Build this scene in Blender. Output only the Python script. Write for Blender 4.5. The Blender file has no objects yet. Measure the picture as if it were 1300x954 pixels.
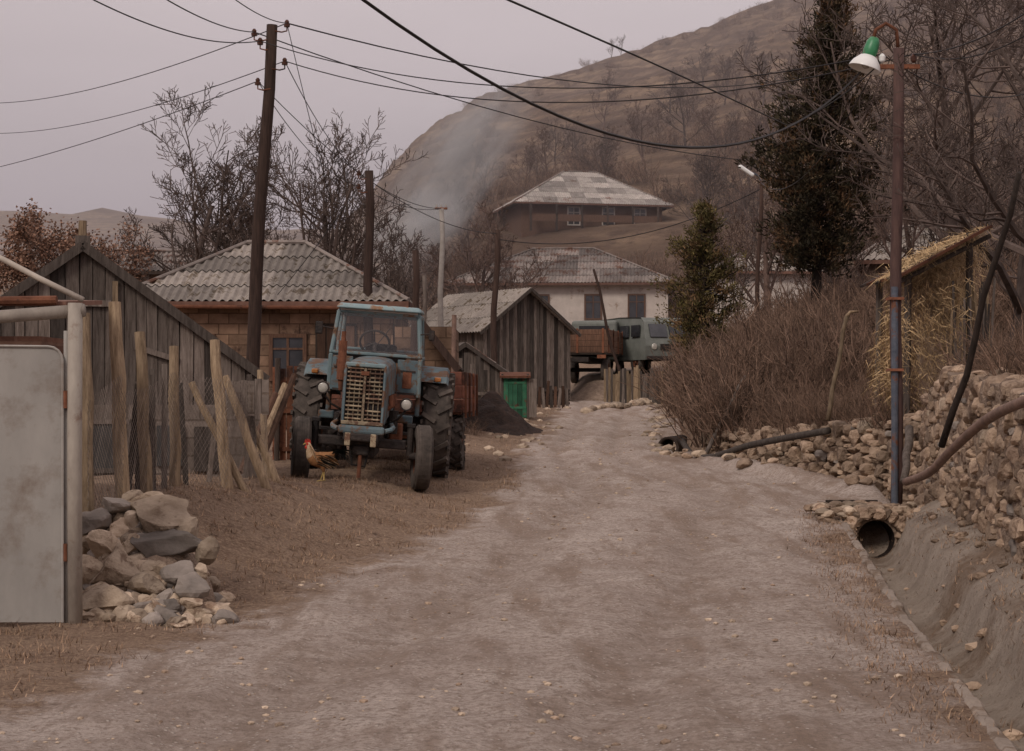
import bpy, bmesh, math, random
import numpy as np
from mathutils import Vector, Matrix, noise, Euler
V=Vector
random.seed(7)
F=2200.0; CH=1.6
def X(px,d): return (px-650)/F*d
def Z(py,d): return CH+(500-py)/F*d
sc=bpy.context.scene
sc.view_settings.view_transform='Standard'; sc.view_settings.look='None'; sc.view_settings.exposure=0
col=sc.collection
# ------------------------------------------------------------------ materials
def nd(t,typ,**k):
    n=t.nodes.new(typ)
    for a,b in k.items(): setattr(n,a,b)
    return n
def M(name,c1,c2,scale=5,stretch=(1,1,1),rough=.85,bump=.3,bscale=None,metal=0,c3=None,thr=.55,c3scale=2,detail=6,spec=.25,lo=.3,hi=.7,tv=.9,brick=None,bdist=.02,c3w=.07):
    m=bpy.data.materials.new(name); m.use_nodes=True; t=m.node_tree; L=t.links.new
    b=t.nodes['Principled BSDF']; b.inputs['Roughness'].default_value=rough; b.inputs['Metallic'].default_value=metal
    b.inputs['Specular IOR Level'].default_value=spec
    tc=nd(t,'ShaderNodeTexCoord'); mp=nd(t,'ShaderNodeMapping'); mp.inputs['Scale'].default_value=stretch; L(tc.outputs['Object'],mp.inputs[0])
    n1=nd(t,'ShaderNodeTexNoise'); n1.inputs['Scale'].default_value=scale; n1.inputs['Detail'].default_value=detail; n1.inputs['Roughness'].default_value=.65; L(mp.outputs[0],n1.inputs[0])
    r=nd(t,'ShaderNodeMapRange'); r.inputs[1].default_value=lo; r.inputs[2].default_value=hi; L(n1.outputs[0],r.inputs[0])
    mx=nd(t,'ShaderNodeMix',data_type='RGBA'); mx.inputs[6].default_value=(*c1,1); mx.inputs[7].default_value=(*c2,1); L(r.outputs[0],mx.inputs[0])
    out=mx.outputs[2]
    if c3:
        n3=nd(t,'ShaderNodeTexNoise'); n3.inputs['Scale'].default_value=c3scale; n3.inputs['Detail'].default_value=8; n3.inputs['Roughness'].default_value=.7; L(tc.outputs['Object'],n3.inputs[0])
        r3=nd(t,'ShaderNodeMapRange'); r3.inputs[1].default_value=thr; r3.inputs[2].default_value=thr+c3w; L(n3.outputs[0],r3.inputs[0])
        m3=nd(t,'ShaderNodeMix',data_type='RGBA'); m3.inputs[7].default_value=(*c3,1); L(r3.outputs[0],m3.inputs[0]); L(out,m3.inputs[6]); out=m3.outputs[2]
    bh=None
    if brick:
        bw,bhh,mc=brick
        sx=nd(t,'ShaderNodeSeparateXYZ'); L(tc.outputs['Object'],sx.inputs[0]); ad=nd(t,'ShaderNodeMath',operation='ADD'); L(sx.outputs[0],ad.inputs[0]); L(sx.outputs[1],ad.inputs[1])
        cx=nd(t,'ShaderNodeCombineXYZ'); L(ad.outputs[0],cx.inputs[0]); L(sx.outputs[2],cx.inputs[1])
        br=nd(t,'ShaderNodeTexBrick'); L(cx.outputs[0],br.inputs[0]); br.inputs['Scale'].default_value=1; br.inputs['Brick Width'].default_value=bw; br.inputs['Row Height'].default_value=bhh
        br.inputs['Mortar Size'].default_value=.012; br.inputs['Color1'].default_value=(.6,.58,.56,1); br.inputs['Color2'].default_value=(1.2,1.15,1.1,1); br.inputs['Mortar'].default_value=(*mc,1); br.inputs['Bias'].default_value=0
        mb=nd(t,'ShaderNodeMix',data_type='RGBA',blend_type='MULTIPLY'); mb.inputs[0].default_value=1; L(out,mb.inputs[6]); L(br.outputs[0],mb.inputs[7]); out=mb.outputs[2]; bh=br.outputs[1]
    at=nd(t,'ShaderNodeAttribute',attribute_name='tint')
    ma=nd(t,'ShaderNodeMath',operation='MULTIPLY_ADD'); ma.inputs[1].default_value=tv; ma.inputs[2].default_value=1-tv/2; L(at.outputs['Fac'],ma.inputs[0])
    vm=nd(t,'ShaderNodeVectorMath',operation='SCALE'); L(out,vm.inputs[0]); L(ma.outputs[0],vm.inputs['Scale'])
    L(vm.outputs[0],b.inputs['Base Color'])
    if bump>0:
        n2=nd(t,'ShaderNodeTexNoise'); n2.inputs['Scale'].default_value=bscale or scale*4; n2.inputs['Detail'].default_value=5; L(mp.outputs[0],n2.inputs[0])
        bp=nd(t,'ShaderNodeBump'); bp.inputs['Strength'].default_value=bump; bp.inputs['Distance'].default_value=bdist
        hs=n2.outputs[0]
        if bh:
            sb=nd(t,'ShaderNodeMath',operation='SUBTRACT'); L(hs,sb.inputs[0]); L(bh,sb.inputs[1]); hs=sb.outputs[0]
        L(hs,bp.inputs['Height']); L(bp.outputs[0],b.inputs['Normal'])
    return m
wood_old=M('weathered_wood',(.055,.042,.034),(.17,.14,.12),9,(3,3,.35),bump=.5,tv=1.3)
wood_pale=M('pale_wood',(.13,.09,.055),(.33,.245,.16),10,(3,3,.4),bump=.5,tv=.9)
wood_pole=M('tarred_pole_wood',(.03,.018,.014),(.085,.052,.04),9,(4,4,.3),bump=.5)
wood_dark=M('dark_wood',(.025,.018,.014),(.07,.05,.04),8,(3,3,.4),bump=.4)
wood_brown=M('brown_boards',(.065,.036,.024),(.145,.08,.052),8,(3,3,.5),bump=.4,tv=1.2)
asb=M('asbestos_cement',(.17,.145,.125),(.33,.295,.26),3,bump=.3,c3=(.11,.085,.06),thr=.54,c3scale=3,tv=.7)
asb_p=M('pale_asbestos_cement',(.24,.21,.19),(.42,.38,.345),3,bump=.3,c3=(.15,.075,.05),thr=.56,c3scale=.5,tv=.8)
asb_d=M('old_asbestos_cement',(.12,.10,.09),(.25,.215,.19),3,bump=.3,c3=(.10,.05,.033),thr=.52,c3scale=1.5,tv=.9)
rust=M('rusty_iron',(.09,.035,.02),(.22,.09,.05),8,rough=.9,bump=.4,c3=(.05,.025,.018),thr=.55)
rust_roof=M('rusty_roofing',(.10,.05,.035),(.18,.10,.075),4,rough=.9,bump=.2)
blockm=M('sandstone_blocks',(.14,.09,.06),(.27,.18,.127),3,bump=.6,brick=(.42,.22,(.5,.46,.42)),c3=(.09,.055,.04),thr=.55,c3scale=1.3)
greyblock=M('grey_blocks',(.12,.10,.088),(.23,.195,.17),4,bump=.6,brick=(.4,.2,(.6,.55,.5)))
brickm=M('red_brick',(.14,.07,.05),(.22,.12,.085),6,bump=.5,brick=(.25,.08,(1.1,1.2,1.2)))
plaster=M('lime_plaster',(.42,.37,.33),(.56,.5,.45),2,bump=.2,c3=(.28,.21,.16),thr=.57,c3scale=1.2)
plaster_b=M('brown_plaster',(.13,.09,.07),(.23,.165,.125),2,bump=.3)
gatepaint=M('faded_gate_paint',(.24,.228,.208),(.36,.34,.31),1.6,(1,1,.5),rough=.6,bump=.08,c3=(.17,.13,.10),thr=.49,c3scale=2.2,spec=.3,bscale=20,c3w=.2)
pipepaint=M('old_white_pipe',(.22,.19,.16),(.36,.32,.27),7,(1,1,.4),rough=.7,bump=.2,c3=(.16,.10,.07),thr=.56,c3scale=6,c3w=.15)
glass_d=M('dark_window_glass',(.02,.022,.025),(.05,.05,.055),2,rough=.15,bump=0,spec=.6)
dustglass=M('dusty_pane',(.05,.05,.05),(.09,.088,.085),2,rough=.5,bump=0,spec=.3)
greenp=M('green_paint',(.02,.09,.05),(.045,.15,.085),4,bump=.2,c3=(.1,.06,.04),thr=.54,c3scale=5)
white_e=M('white_enamel',(.7,.7,.67),(.82,.82,.8),3,rough=.3,bump=0,spec=.5)
green_e=M('green_lamp_body',(.02,.16,.06),(.05,.25,.11),18,rough=.4,bump=0,spec=.5,c3=(.12,.1,.06),thr=.58,c3scale=14)
lampblue=M('blue_grey_iron',(.05,.06,.08),(.11,.12,.145),8,rough=.7,bump=.3,c3=(.14,.06,.035),thr=.53,c3scale=6)
lampred=M('oxide_red_pole',(.05,.03,.028),(.11,.065,.055),6,(3,3,.5),bump=.4)
porcel=M('porcelain_insulator',(.05,.02,.012),(.09,.035,.02),5,rough=.25,bump=0,spec=.5)
wirem=M('black_cable',(.015,.013,.013),(.03,.027,.027),5,bump=0,rough=.6)
concm=M('weathered_concrete',(.22,.178,.142),(.34,.285,.24),5,bump=.8,c3=(.17,.125,.09),thr=.5,c3scale=2.5)
concw=M('pale_concrete',(.26,.235,.21),(.38,.35,.32),5,bump=.3)
meshm=M('rusted_galvanised_wire',(.13,.10,.08),(.24,.2,.17),5,bump=0)
st_b=M('beige_stone',(.25,.185,.13),(.50,.40,.30),4,bump=.8,c3=(.19,.13,.09),thr=.54,c3scale=5,bdist=.03)
st_g=M('grey_stone',(.145,.125,.108),(.30,.255,.22),4,bump=.6,bdist=.02)
st_w=M('rubble_stone',(.21,.145,.10),(.41,.305,.22),5,bump=1,tv=.95,bdist=.035,c3=(.15,.10,.07),thr=.55,c3scale=3)
mortar=M('earthy_mortar',(.16,.112,.08),(.30,.225,.168),7,bump=1,bdist=.05)
bark=M('bare_bark',(.05,.036,.03),(.125,.092,.078),6,bump=0,tv=.8)
bark_r=M('reddish_bark',(.07,.045,.036),(.15,.10,.08),6,bump=0,tv=.8)
shrubm=M('dry_stems',(.10,.062,.044),(.25,.165,.118),3,bump=0,tv=1.2)
strawm=M('straw',(.30,.20,.10),(.58,.42,.24),6,bump=0,tv=1.1)
grassm=M('dry_grass_blades',(.18,.11,.07),(.39,.27,.175),3,bump=0,tv=1.1)
leafr=M('withered_leaves',(.14,.075,.05),(.26,.155,.105),3,bump=0,tv=1.1)
con_d=M('cypress_foliage',(.018,.016,.009),(.068,.052,.027),1.6,bump=0,tv=1.3,c3=(.115,.065,.034),thr=.52,c3scale=1.6)
con_g=M('thuja_foliage',(.045,.042,.014),(.14,.11,.04),1.8,bump=0,tv=1.3,c3=(.14,.085,.042),thr=.5,c3scale=2)
soil_shadem=M('dark_manure_and_bore_shade',(.02,.013,.01),(.06,.035,.025),6,bump=1,bdist=.06)
tyre=M('dusty_tyre_rubber',(.035,.03,.026),(.12,.098,.083),5,bump=.3,rough=.95)
tblue=M('faded_blue_paint',(.075,.115,.135),(.16,.21,.22),3.5,rough=.65,bump=.12,c3=(.14,.078,.046),thr=.485,c3scale=4.5,spec=.3)
tblue2=M('faded_blue_cab_paint',(.12,.18,.195),(.225,.285,.285),4,rough=.65,bump=.1,c3=(.16,.09,.05),thr=.52,c3scale=4,spec=.3)
tgril=M('dusty_yellow_grille',(.22,.17,.11),(.35,.285,.195),9,rough=.7,bump=.2,c3=(.13,.075,.05),thr=.48,c3scale=8)
engm=M('oily_engine_iron',(.015,.014,.014),(.06,.045,.038),8,rough=.7,bump=.5)
lens=M('headlamp_glass',(.35,.33,.29),(.5,.48,.42),12,rough=.15,bump=.2,spec=.6)
trail=M('trailer_red_paint',(.12,.045,.03),(.21,.09,.06),5,rough=.85,bump=.3,c3=(.07,.035,.025),thr=.5,c3scale=4)
vang=M('van_grey_paint',(.11,.12,.105),(.18,.19,.17),3,rough=.6,bump=0,spec=.3)
redm=M('rooster_red',(.4,.03,.02),(.5,.05,.03),9,bump=0,rough=.6)
cream=M('rooster_cream',(.42,.27,.14),(.66,.52,.36),22,bump=.3,tv=.9)
goldf=M('rooster_brown',(.20,.09,.035),(.40,.20,.085),25,bump=.3,tv=.7)
blackf=M('rooster_black',(.01,.014,.012),(.035,.04,.036),12,bump=.2,rough=.5,tv=.8)
beakm=M('rooster_leg',(.5,.36,.12),(.6,.45,.18),12,bump=0)
hose=M('rusty_hose',(.10,.065,.05),(.2,.13,.1),8,bump=.2,rough=.7)
orange=M('lamp_orange',(.4,.15,.05),(.5,.2,.06),3,bump=0,rough=.3)
def glassmat():
    m=bpy.data.materials.new('dusty_cab_glass'); m.use_nodes=True; t=m.node_tree; t.nodes.clear()
    o=nd(t,'ShaderNodeOutputMaterial'); mix=nd(t,'ShaderNodeMixShader'); tr=nd(t,'ShaderNodeBsdfTransparent'); gl=nd(t,'ShaderNodeBsdfGlossy'); gl.inputs['Roughness'].default_value=.15
    mix.inputs[0].default_value=.06; t.links.new(tr.outputs[0],mix.inputs[1]); t.links.new(gl.outputs[0],mix.inputs[2]); t.links.new(mix.outputs[0],o.inputs[0]); return m
glassc=glassmat()
# ------------------------------------------------------------------ mesh builder
class MB:
    def __init__(s): s.v=[];s.f=[];s.m=[];s.t=[];s.mats=[]
    def mi(s,m):
        if m not in s.mats: s.mats.append(m)
        return s.mats.index(m)
    def add(s,vs,fs,mat,tint=None):
        o=len(s.v); s.v.extend(tuple(p) for p in vs); k=s.mi(mat)
        if tint is None: tint=random.random()
        for f in fs: s.f.append(tuple(i+o for i in f)); s.m.append(k); s.t.append(tint)
    def box(s,c,sz,mat,R=None,tint=None,top=1.0):
        c=V(c); hx,hy,hz=sz[0]/2,sz[1]/2,sz[2]/2; vs=[]
        for z in(-1,1):
            k=top if z>0 else 1
            for x,y in((-1,-1),(1,-1),(1,1),(-1,1)):
                p=V((x*hx*k,y*hy*k,z*hz)); 
                if R is not None: p=R@p
                vs.append(c+p)
        s.add(vs,[(0,3,2,1),(4,5,6,7),(0,1,5,4),(1,2,6,5),(2,3,7,6),(3,0,4,7)],mat,tint)
    def rbox(s,c,sz,mat,bev=.03,R=None,tint=None,seg=2,taper=None):
        bm=bmesh.new(); bmesh.ops.create_cube(bm,size=1)
        for v in bm.verts: v.co=V((v.co.x*sz[0],v.co.y*sz[1],v.co.z*sz[2]))
        if taper:
            for v in bm.verts:
                if v.co.z>0: v.co.x*=taper[0]; v.co.y*=taper[1]
        bmesh.ops.bevel(bm,geom=list(bm.edges),offset=bev,segments=seg,affect='EDGES',profile=.5)
        bm.verts.index_update(); c=V(c)
        vs=[c+((R@v.co) if R is not None else v.co) for v in bm.verts]; fs=[[v.index for v in f.verts] for f in bm.faces]; bm.free()
        s.add(vs,fs,mat,tint)
    def tube(s,pts,rad,sides,mat,caps=True,tint=None,sx=1.0):
        n=len(pts); 
        if not hasattr(rad,'__len__'): rad=[rad]*n
        vs=[];u=None
        for i in range(n):
            a=pts[max(0,i-1)]; b=pts[min(n-1,i+1)]; t=(b-a)
            if t.length<1e-9: t=V((0,0,1))
            t.normalize()
            if u is None:
                ref=V((0,0,1)) if abs(t.z)<.8 else V((1,0,0)); u=t.cross(ref).normalized()
            else:
                u=(u-t*u.dot(t)); 
                if u.length<1e-6: u=t.orthogonal()
                u.normalize()
            w=t.cross(u)
            for k in range(sides):
                an=2*math.pi*k/sides; vs.append(pts[i]+u*(math.cos(an)*rad[i]*sx)+w*(math.sin(an)*rad[i]))
        fs=[]
        for i in range(n-1):
            for k in range(sides):
                k2=(k+1)%sides; fs.append((i*sides+k,i*sides+k2,(i+1)*sides+k2,(i+1)*sides+k))
        if caps: fs.append(tuple(range(sides))[::-1]); fs.append(tuple((n-1)*sides+k for k in range(sides)))
        s.add(vs,fs,mat,tint)
    def lathe(s,c,prof,n,mat,axis='x',tint=.5,R=None,closed=False):
        vs=[];c=V(c);m=len(prof)
        for i in range(n):
            a=2*math.pi*i/n
            for (h,r) in prof:
                p=V((h,r*math.cos(a),r*math.sin(a))) if axis=='x' else (V((r*math.cos(a),r*math.sin(a),h)) if axis=='z' else V((r*math.cos(a),h,r*math.sin(a))))
                if R is not None: p=R@p
                vs.append(c+p)
        fs=[]
        for i in range(n):
            j=(i+1)%n
            for k in range(m-1 if not closed else m):
                k2=(k+1)%m; fs.append((i*m+k,i*m+k2,j*m+k2,j*m+k))
        s.add(vs,fs,mat,tint)
    def obj(s,name,parent=None,smooth=False,loc=None,rot=None):
        me=bpy.data.meshes.new(name); me.from_pydata(s.v,[],s.f)
        for m in s.mats: me.materials.append(m)
        me.polygons.foreach_set('material_index',s.m)
        if smooth: me.polygons.foreach_set('use_smooth',[True]*len(s.f))
        a=me.attributes.new('tint','FLOAT','FACE'); a.data.foreach_set('value',s.t)
        me.update(); o=bpy.data.objects.new(name,me); col.objects.link(o)
        if parent: o.parent=parent
        if loc is not None: o.location=loc
        if rot is not None: o.rotation_euler=rot
        return o
def empty(name,loc=(0,0,0),rot=(0,0,0)):
    o=bpy.data.objects.new(name,None); col.objects.link(o); o.location=loc; o.rotation_euler=rot; o.empty_display_size=.3; return o
def inst(name,me,loc,rz=0,s=1,parent=None,rx=0):
    o=bpy.data.objects.new(name,me); col.objects.link(o); o.location=loc; o.rotation_euler=(rx,0,rz); o.scale=(s,s,s) if not hasattr(s,'__len__') else s
    if parent: o.parent=parent
    return o
def join_quads(name,items,mat):
    cache={}; vv=[];ff=[];tt=[];o=0
    for me,loc,rz,s in items:
        if me.name not in cache:
            a=np.empty(len(me.vertices)*3); me.vertices.foreach_get('co',a); b=np.empty(len(me.loops),dtype=np.int64); me.loops.foreach_get('vertex_index',b)
            c=np.empty(len(me.polygons)); me.attributes['tint'].data.foreach_get('value',c); cache[me.name]=(a.reshape(-1,3),b,c)
        a,b,c=cache[me.name]; ca,sa=math.cos(rz),math.sin(rz)
        vv.append(a@(np.array([[ca,sa,0],[-sa,ca,0],[0,0,1]])*s)+np.array(loc)); ff.append(b+o); tt.append(c); o+=len(a)
    v=np.concatenate(vv).astype(np.float32); f=np.concatenate(ff).astype(np.int32); t=np.concatenate(tt).astype(np.float32); n=len(f)//4
    me=bpy.data.meshes.new(name); me.vertices.add(len(v)); me.vertices.foreach_set('co',v.ravel()); me.loops.add(len(f)); me.loops.foreach_set('vertex_index',f)
    me.polygons.add(n); me.polygons.foreach_set('loop_start',np.arange(0,len(f),4,dtype=np.int32)); me.materials.append(mat)
    at=me.attributes.new('tint','FLOAT','FACE'); at.data.foreach_set('value',t); me.update(calc_edges=True)
    ob=bpy.data.objects.new(name,me); col.objects.link(ob); return ob
# ------------------------------------------------------------------ terrain
def ip(t,T):
    if t<=T[0][0]: return T[0][1]
    for i in range(1,len(T)):
        if t<=T[i][0]:
            a,b=T[i-1],T[i]; return a[1]+(b[1]-a[1])*(t-a[0])/(b[0]-a[0])
    return T[-1][1]
def ss(t): t=max(0,min(1,t)); return t*t*(3-2*t)
ZR=[(0,0),(12,0),(15,.08),(19,.22),(22,.35),(26,.46),(30,.58),(40,.85),(50,1.1),(60,1.42),(70,1.85),(90,2.3),(5000,2.3)]
XL=[(4,-3.4),(9.7,-2.75),(12,-2.15),(15,-1.55),(19,-.8),(22,-.3),(26,-.12),(30,-.1),(40,.7),(50,1.2),(58,1.2),(64,-1.5),(70,-8),(75,-14)]
XR=[(4,1.7),(9.67,2.42),(19.3,3.6),(20.5,3.9),(22,4.0),(23,3.85),(26,3.2),(30,2.7),(40,3.36),(50,4.3),(58,4.8),(64,4.2),(70,2),(75,-2)]
XW=[(4,2.9),(9.67,3.6),(19.3,4.8),(21.5,5.1),(23,4.85),(26,4.15),(30,3.3),(34,3.3),(40,3.9),(50,4.9),(60,5.6),(70,8),(90,14)]
HW=[(4,1.2),(19,1.25),(21.3,.85),(23,.65),(26,.4),(30,.1),(34,.3),(60,.3),(90,0)]
AW=[(4,.1),(18,.15),(22,.35),(26,.9),(32,1.6),(40,2.1),(60,1.6),(90,0)]
LA=[(12,.03),(13,.25),(14,.5),(16,.62),(18,.55),(20,.32),(22,.2),(30,.2),(60,.3),(90,0)]
EU=[(-2000,335),(-600,338),(300,338),(420,310),(470,262),(500,215),(540,176),(620,127),(700,99),(780,76),(860,50),(960,12),(1040,-12),(1150,-45),(1300,-90),(1700,-150),(3000,-150)]
FH=[(68,0),(80,.02),(90,.045),(130,.18),(200,.43),(280,.76),(350,1),(420,1.08),(800,.8),(2000,.3),(3000,0)]
def hill(x,y):
    if y<68: return 0
    u=650+F*x/y; e=(500-ip(u,EU))/F*350
    z=e*ip(y,FH)
    if y>450:
        u2=650+F*x/y; g=ip(u2,[(-3000,220),(-400,275),(0,275),(70,280),(130,270),(220,288),(420,298),(700,300),(3000,300)])
        z=max(z,(500-g)/F*950*math.exp(-((y-950)/260)**2)) if y<950 else max(z,(500-g)/F*950*math.exp(-((y-950)/900)**2))
    n=noise.noise(V((x*.012,y*.012,3)))*5+noise.noise(V((x*.04,y*.04,7)))*1.6
    tz=.9*math.sin(z*1.35+2*noise.noise(V((x*.02,y*.02,0))))*(.4+abs(noise.noise(V((x*.015,y*.015,4))))*2)
    return z+(n+tz)*min(1,(y-68)/90)
def G(x,y,fine=True):
    zr=ip(y,ZR); l=ip(y,XL); r=ip(y,XR); w=ip(y,XW); z=zr
    if x<l: z+=ip(y,LA)*ss((l-x)/1.9)
    if x>r and y<70:
        s=x-r
        dk=1-ss((y-18.9)/.5)
        if dk>0:
            if .1<s<.72: z-=dk*.42*math.sin(math.pi*(s-.1)/.62)**.6
            z+=dk*.22*ss((s-.55)/.6)
        elif y>20.5:
            k=ss((y-20.5)/1.5)*(1-ss((y-34)/4)); z+=k*.14*ss(s/.35)*(1-ss((x-w+.55)/.2)); 
            if w-.5<x<w: z-=k*.22
    if x>w and y<90:
        q=x-w; hw=ip(y,HW)
        z+=hw*ss(q/.22)+ip(y,AW)*(1-math.exp(-max(0,q-.2)/2.6))+.05*min(q,25)*(1-ss((y-60)/30))
    z+=hill(x,y)
    if fine:
        p=V((x,y,0))
        inr=1 if l<x<r else 0
        a=.035 if not inr else .022
        z+=a*noise.noise(p*.9)+a*.7*noise.noise(p*2.7+V((5,0,0)))+.009*noise.noise(p*9)
        if y>24: z+=.06*noise.noise(p*.4)*min(1,(y-24)/20)
        if not inr and y>9: z+=.04*noise.noise(p*1.6+V((0,9,0)))*(1 if x<r or y>19.5 else .35)
        if inr:
            c=(x-l)/(r-l)+.04*noise.noise(V((0,y*.3,0)))
            z-=.06*(math.exp(-((c-.3)/.06)**2)+math.exp(-((c-.66)/.06)**2))
            z+=.028*noise.noise(V((x*4,y*1.3,2)))+.014*noise.noise(V((x*7,y*5,6)))
    return z
xs=[-7+.08*i for i in range(int(14/.08)+1)]
st=.1; xx=xs[-1]; right=[]
while xx<2600: st*=1.105; xx+=st; right.append(xx)
xs=[-a-0 for a in right[::-1]]+xs+right
ys=[-60,-30,-15,-6,0,3,4]
while ys[-1]<78: ys.append(ys[-1]+max(.07,.008*ys[-1]))
while ys[-1]<600: ys.append(ys[-1]*1.014)
while ys[-1]<3200: ys.append(ys[-1]*1.06)
nx=len(xs); ny=len(ys)
vs=[];att=[]
for y in ys:
    l=ip(y,XL); r=ip(y,XR); w=ip(y,XW)
    for x in xs:
        vs.append((x,y,G(x,y)))
        p=V((x,y,0)); e=.4*noise.noise(p*.8)+.25*noise.noise(p*2.6)
        rd=ss((min(x-l,(r-x)*1.2+.15)+e+.25)/1.0) if y<78 else 0
        cn=0
        if y<19.6 and r+.08<x<w+.05: cn=.9
        sand=0
        if 20<y<45 and r-.2<x<w: sand=1
        c=(x-l)/(r-l)+.04*noise.noise(V((0,y*.3,0))); ru=math.exp(-((c-.3)/.075)**2)+math.exp(-((c-.66)/.075)**2) if y<78 else 0
        att.append((max(rd,sand*.8),cn,ru))
def ground_material():
    m=bpy.data.materials.new('dirt_ground'); m.use_nodes=True; t=m.node_tree; L=t.links.new; b=t.nodes['Principled BSDF']; b.inputs['Roughness'].default_value=.95; b.inputs['Specular IOR Level'].default_value=.1
    tc=nd(t,'ShaderNodeTexCoord'); P=tc.outputs['Object']
    def N(s,d=6,r=.6,vec=None):
        n=nd(t,'ShaderNodeTexNoise'); n.inputs['Scale'].default_value=s; n.inputs['Detail'].default_value=d; n.inputs['Roughness'].default_value=r; L(vec or P,n.inputs[0]); return n.outputs[0]
    def MR(a,lo,hi,o0=0,o1=1):
        n=nd(t,'ShaderNodeMapRange'); n.inputs[1].default_value=lo; n.inputs[2].default_value=hi; n.inputs[3].default_value=o0; n.inputs[4].default_value=o1; L(a,n.inputs[0]); return n.outputs[0]
    def MA(op,a,c):
        n=nd(t,'ShaderNodeMath',operation=op)
        for i,q in((0,a),(1,c)):
            if isinstance(q,(int,float)): n.inputs[i].default_value=q
            else: L(q,n.inputs[i])
        return n.outputs[0]
    def MX(f,a,c,bt='MIX'):
        n=nd(t,'ShaderNodeMix',data_type='RGBA',blend_type=bt)
        if isinstance(f,float): n.inputs[0].default_value=f
        else: L(f,n.inputs[0])
        for i,q in((6,a),(7,c)):
            if isinstance(q,tuple): n.inputs[i].default_value=(*q,1)
            else: L(q,n.inputs[i])
        return n.outputs[2]
    mp=nd(t,'ShaderNodeMapping'); mp.inputs['Scale'].default_value=(2.2,.4,1); mp.inputs['Rotation'].default_value=(0,0,.13); L(P,mp.inputs[0])
    aru=nd(t,'ShaderNodeAttribute',attribute_name='rut')
    road=MX(MR(N(.8,5),.35,.65),(.43,.35,.30),(.585,.50,.44))
    rf=MA('MULTIPLY',aru.outputs['Fac'],MR(N(2.5,6,.7),.35,.6,.1,.7))
    road=MX(rf,road,(.31,.24,.195))
    road=MX(MR(N(1.3,6,.6,mp.outputs[0]),.49,.64,0,.85),road,(.30,.22,.167))
    road=MX(MR(N(5,7,.75),.5,.64,0,.65),road,(.265,.20,.158))
    road=MX(MR(N(24,6,.8),.45,.62,0,.85),road,(.24,.185,.148))
    vo=nd(t,'ShaderNodeTexVoronoi'); vo.inputs['Scale'].default_value=22; L(P,vo.inputs[0])
    peb=MR(vo.outputs['Distance'],.16,.26,1,0)
    vc=nd(t,'ShaderNodeSeparateColor'); L(vo.outputs['Color'],vc.inputs[0]); pf=MR(vc.outputs[0],.5,.55)
    mu=MA('MULTIPLY',peb,pf)
    road=MX(mu,road,(.60,.52,.455))
    soil=MX(MR(N(1.6,8,.7),.3,.7),(.155,.097,.068),(.295,.21,.153))
    soil=MX(MR(N(30,4,.8),.45,.65),soil,(.37,.27,.185))
    soil=MX(MR(N(9,6,.7),.55,.7),soil,(.097,.064,.047))
    con=MX(MR(N(3,6,.7),.3,.7),(.27,.22,.178),(.44,.37,.305))
    con=MX(MR(N(.9,7,.7),.5,.62),con,(.22,.158,.113))
    con=MX(MR(N(12,6,.8),.52,.66,0,.8),con,(.17,.12,.085))
    ar=nd(t,'ShaderNodeAttribute',attribute_name='road'); ac=nd(t,'ShaderNodeAttribute',attribute_name='conc')
    c=MX(MR(MA('ADD',ar.outputs['Fac'],MR(N(3.5,7,.75),.2,.8,-.6,.6)),.25,.72),soil,road)
    c=MX(MR(MA('ADD',ac.outputs['Fac'],MR(N(3,6,.7),.2,.8,-.5,.5)),.35,.55),c,con)
    L(c,b.inputs['Base Color'])
    bp=nd(t,'ShaderNodeBump'); bp.inputs['Strength'].default_value=1; bp.inputs['Distance'].default_value=.05
    L(MA('ADD',N(9,9,.78),MA('MULTIPLY',mu,.3)),bp.inputs['Height']); L(bp.outputs[0],b.inputs['Normal'])
    return m
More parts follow.
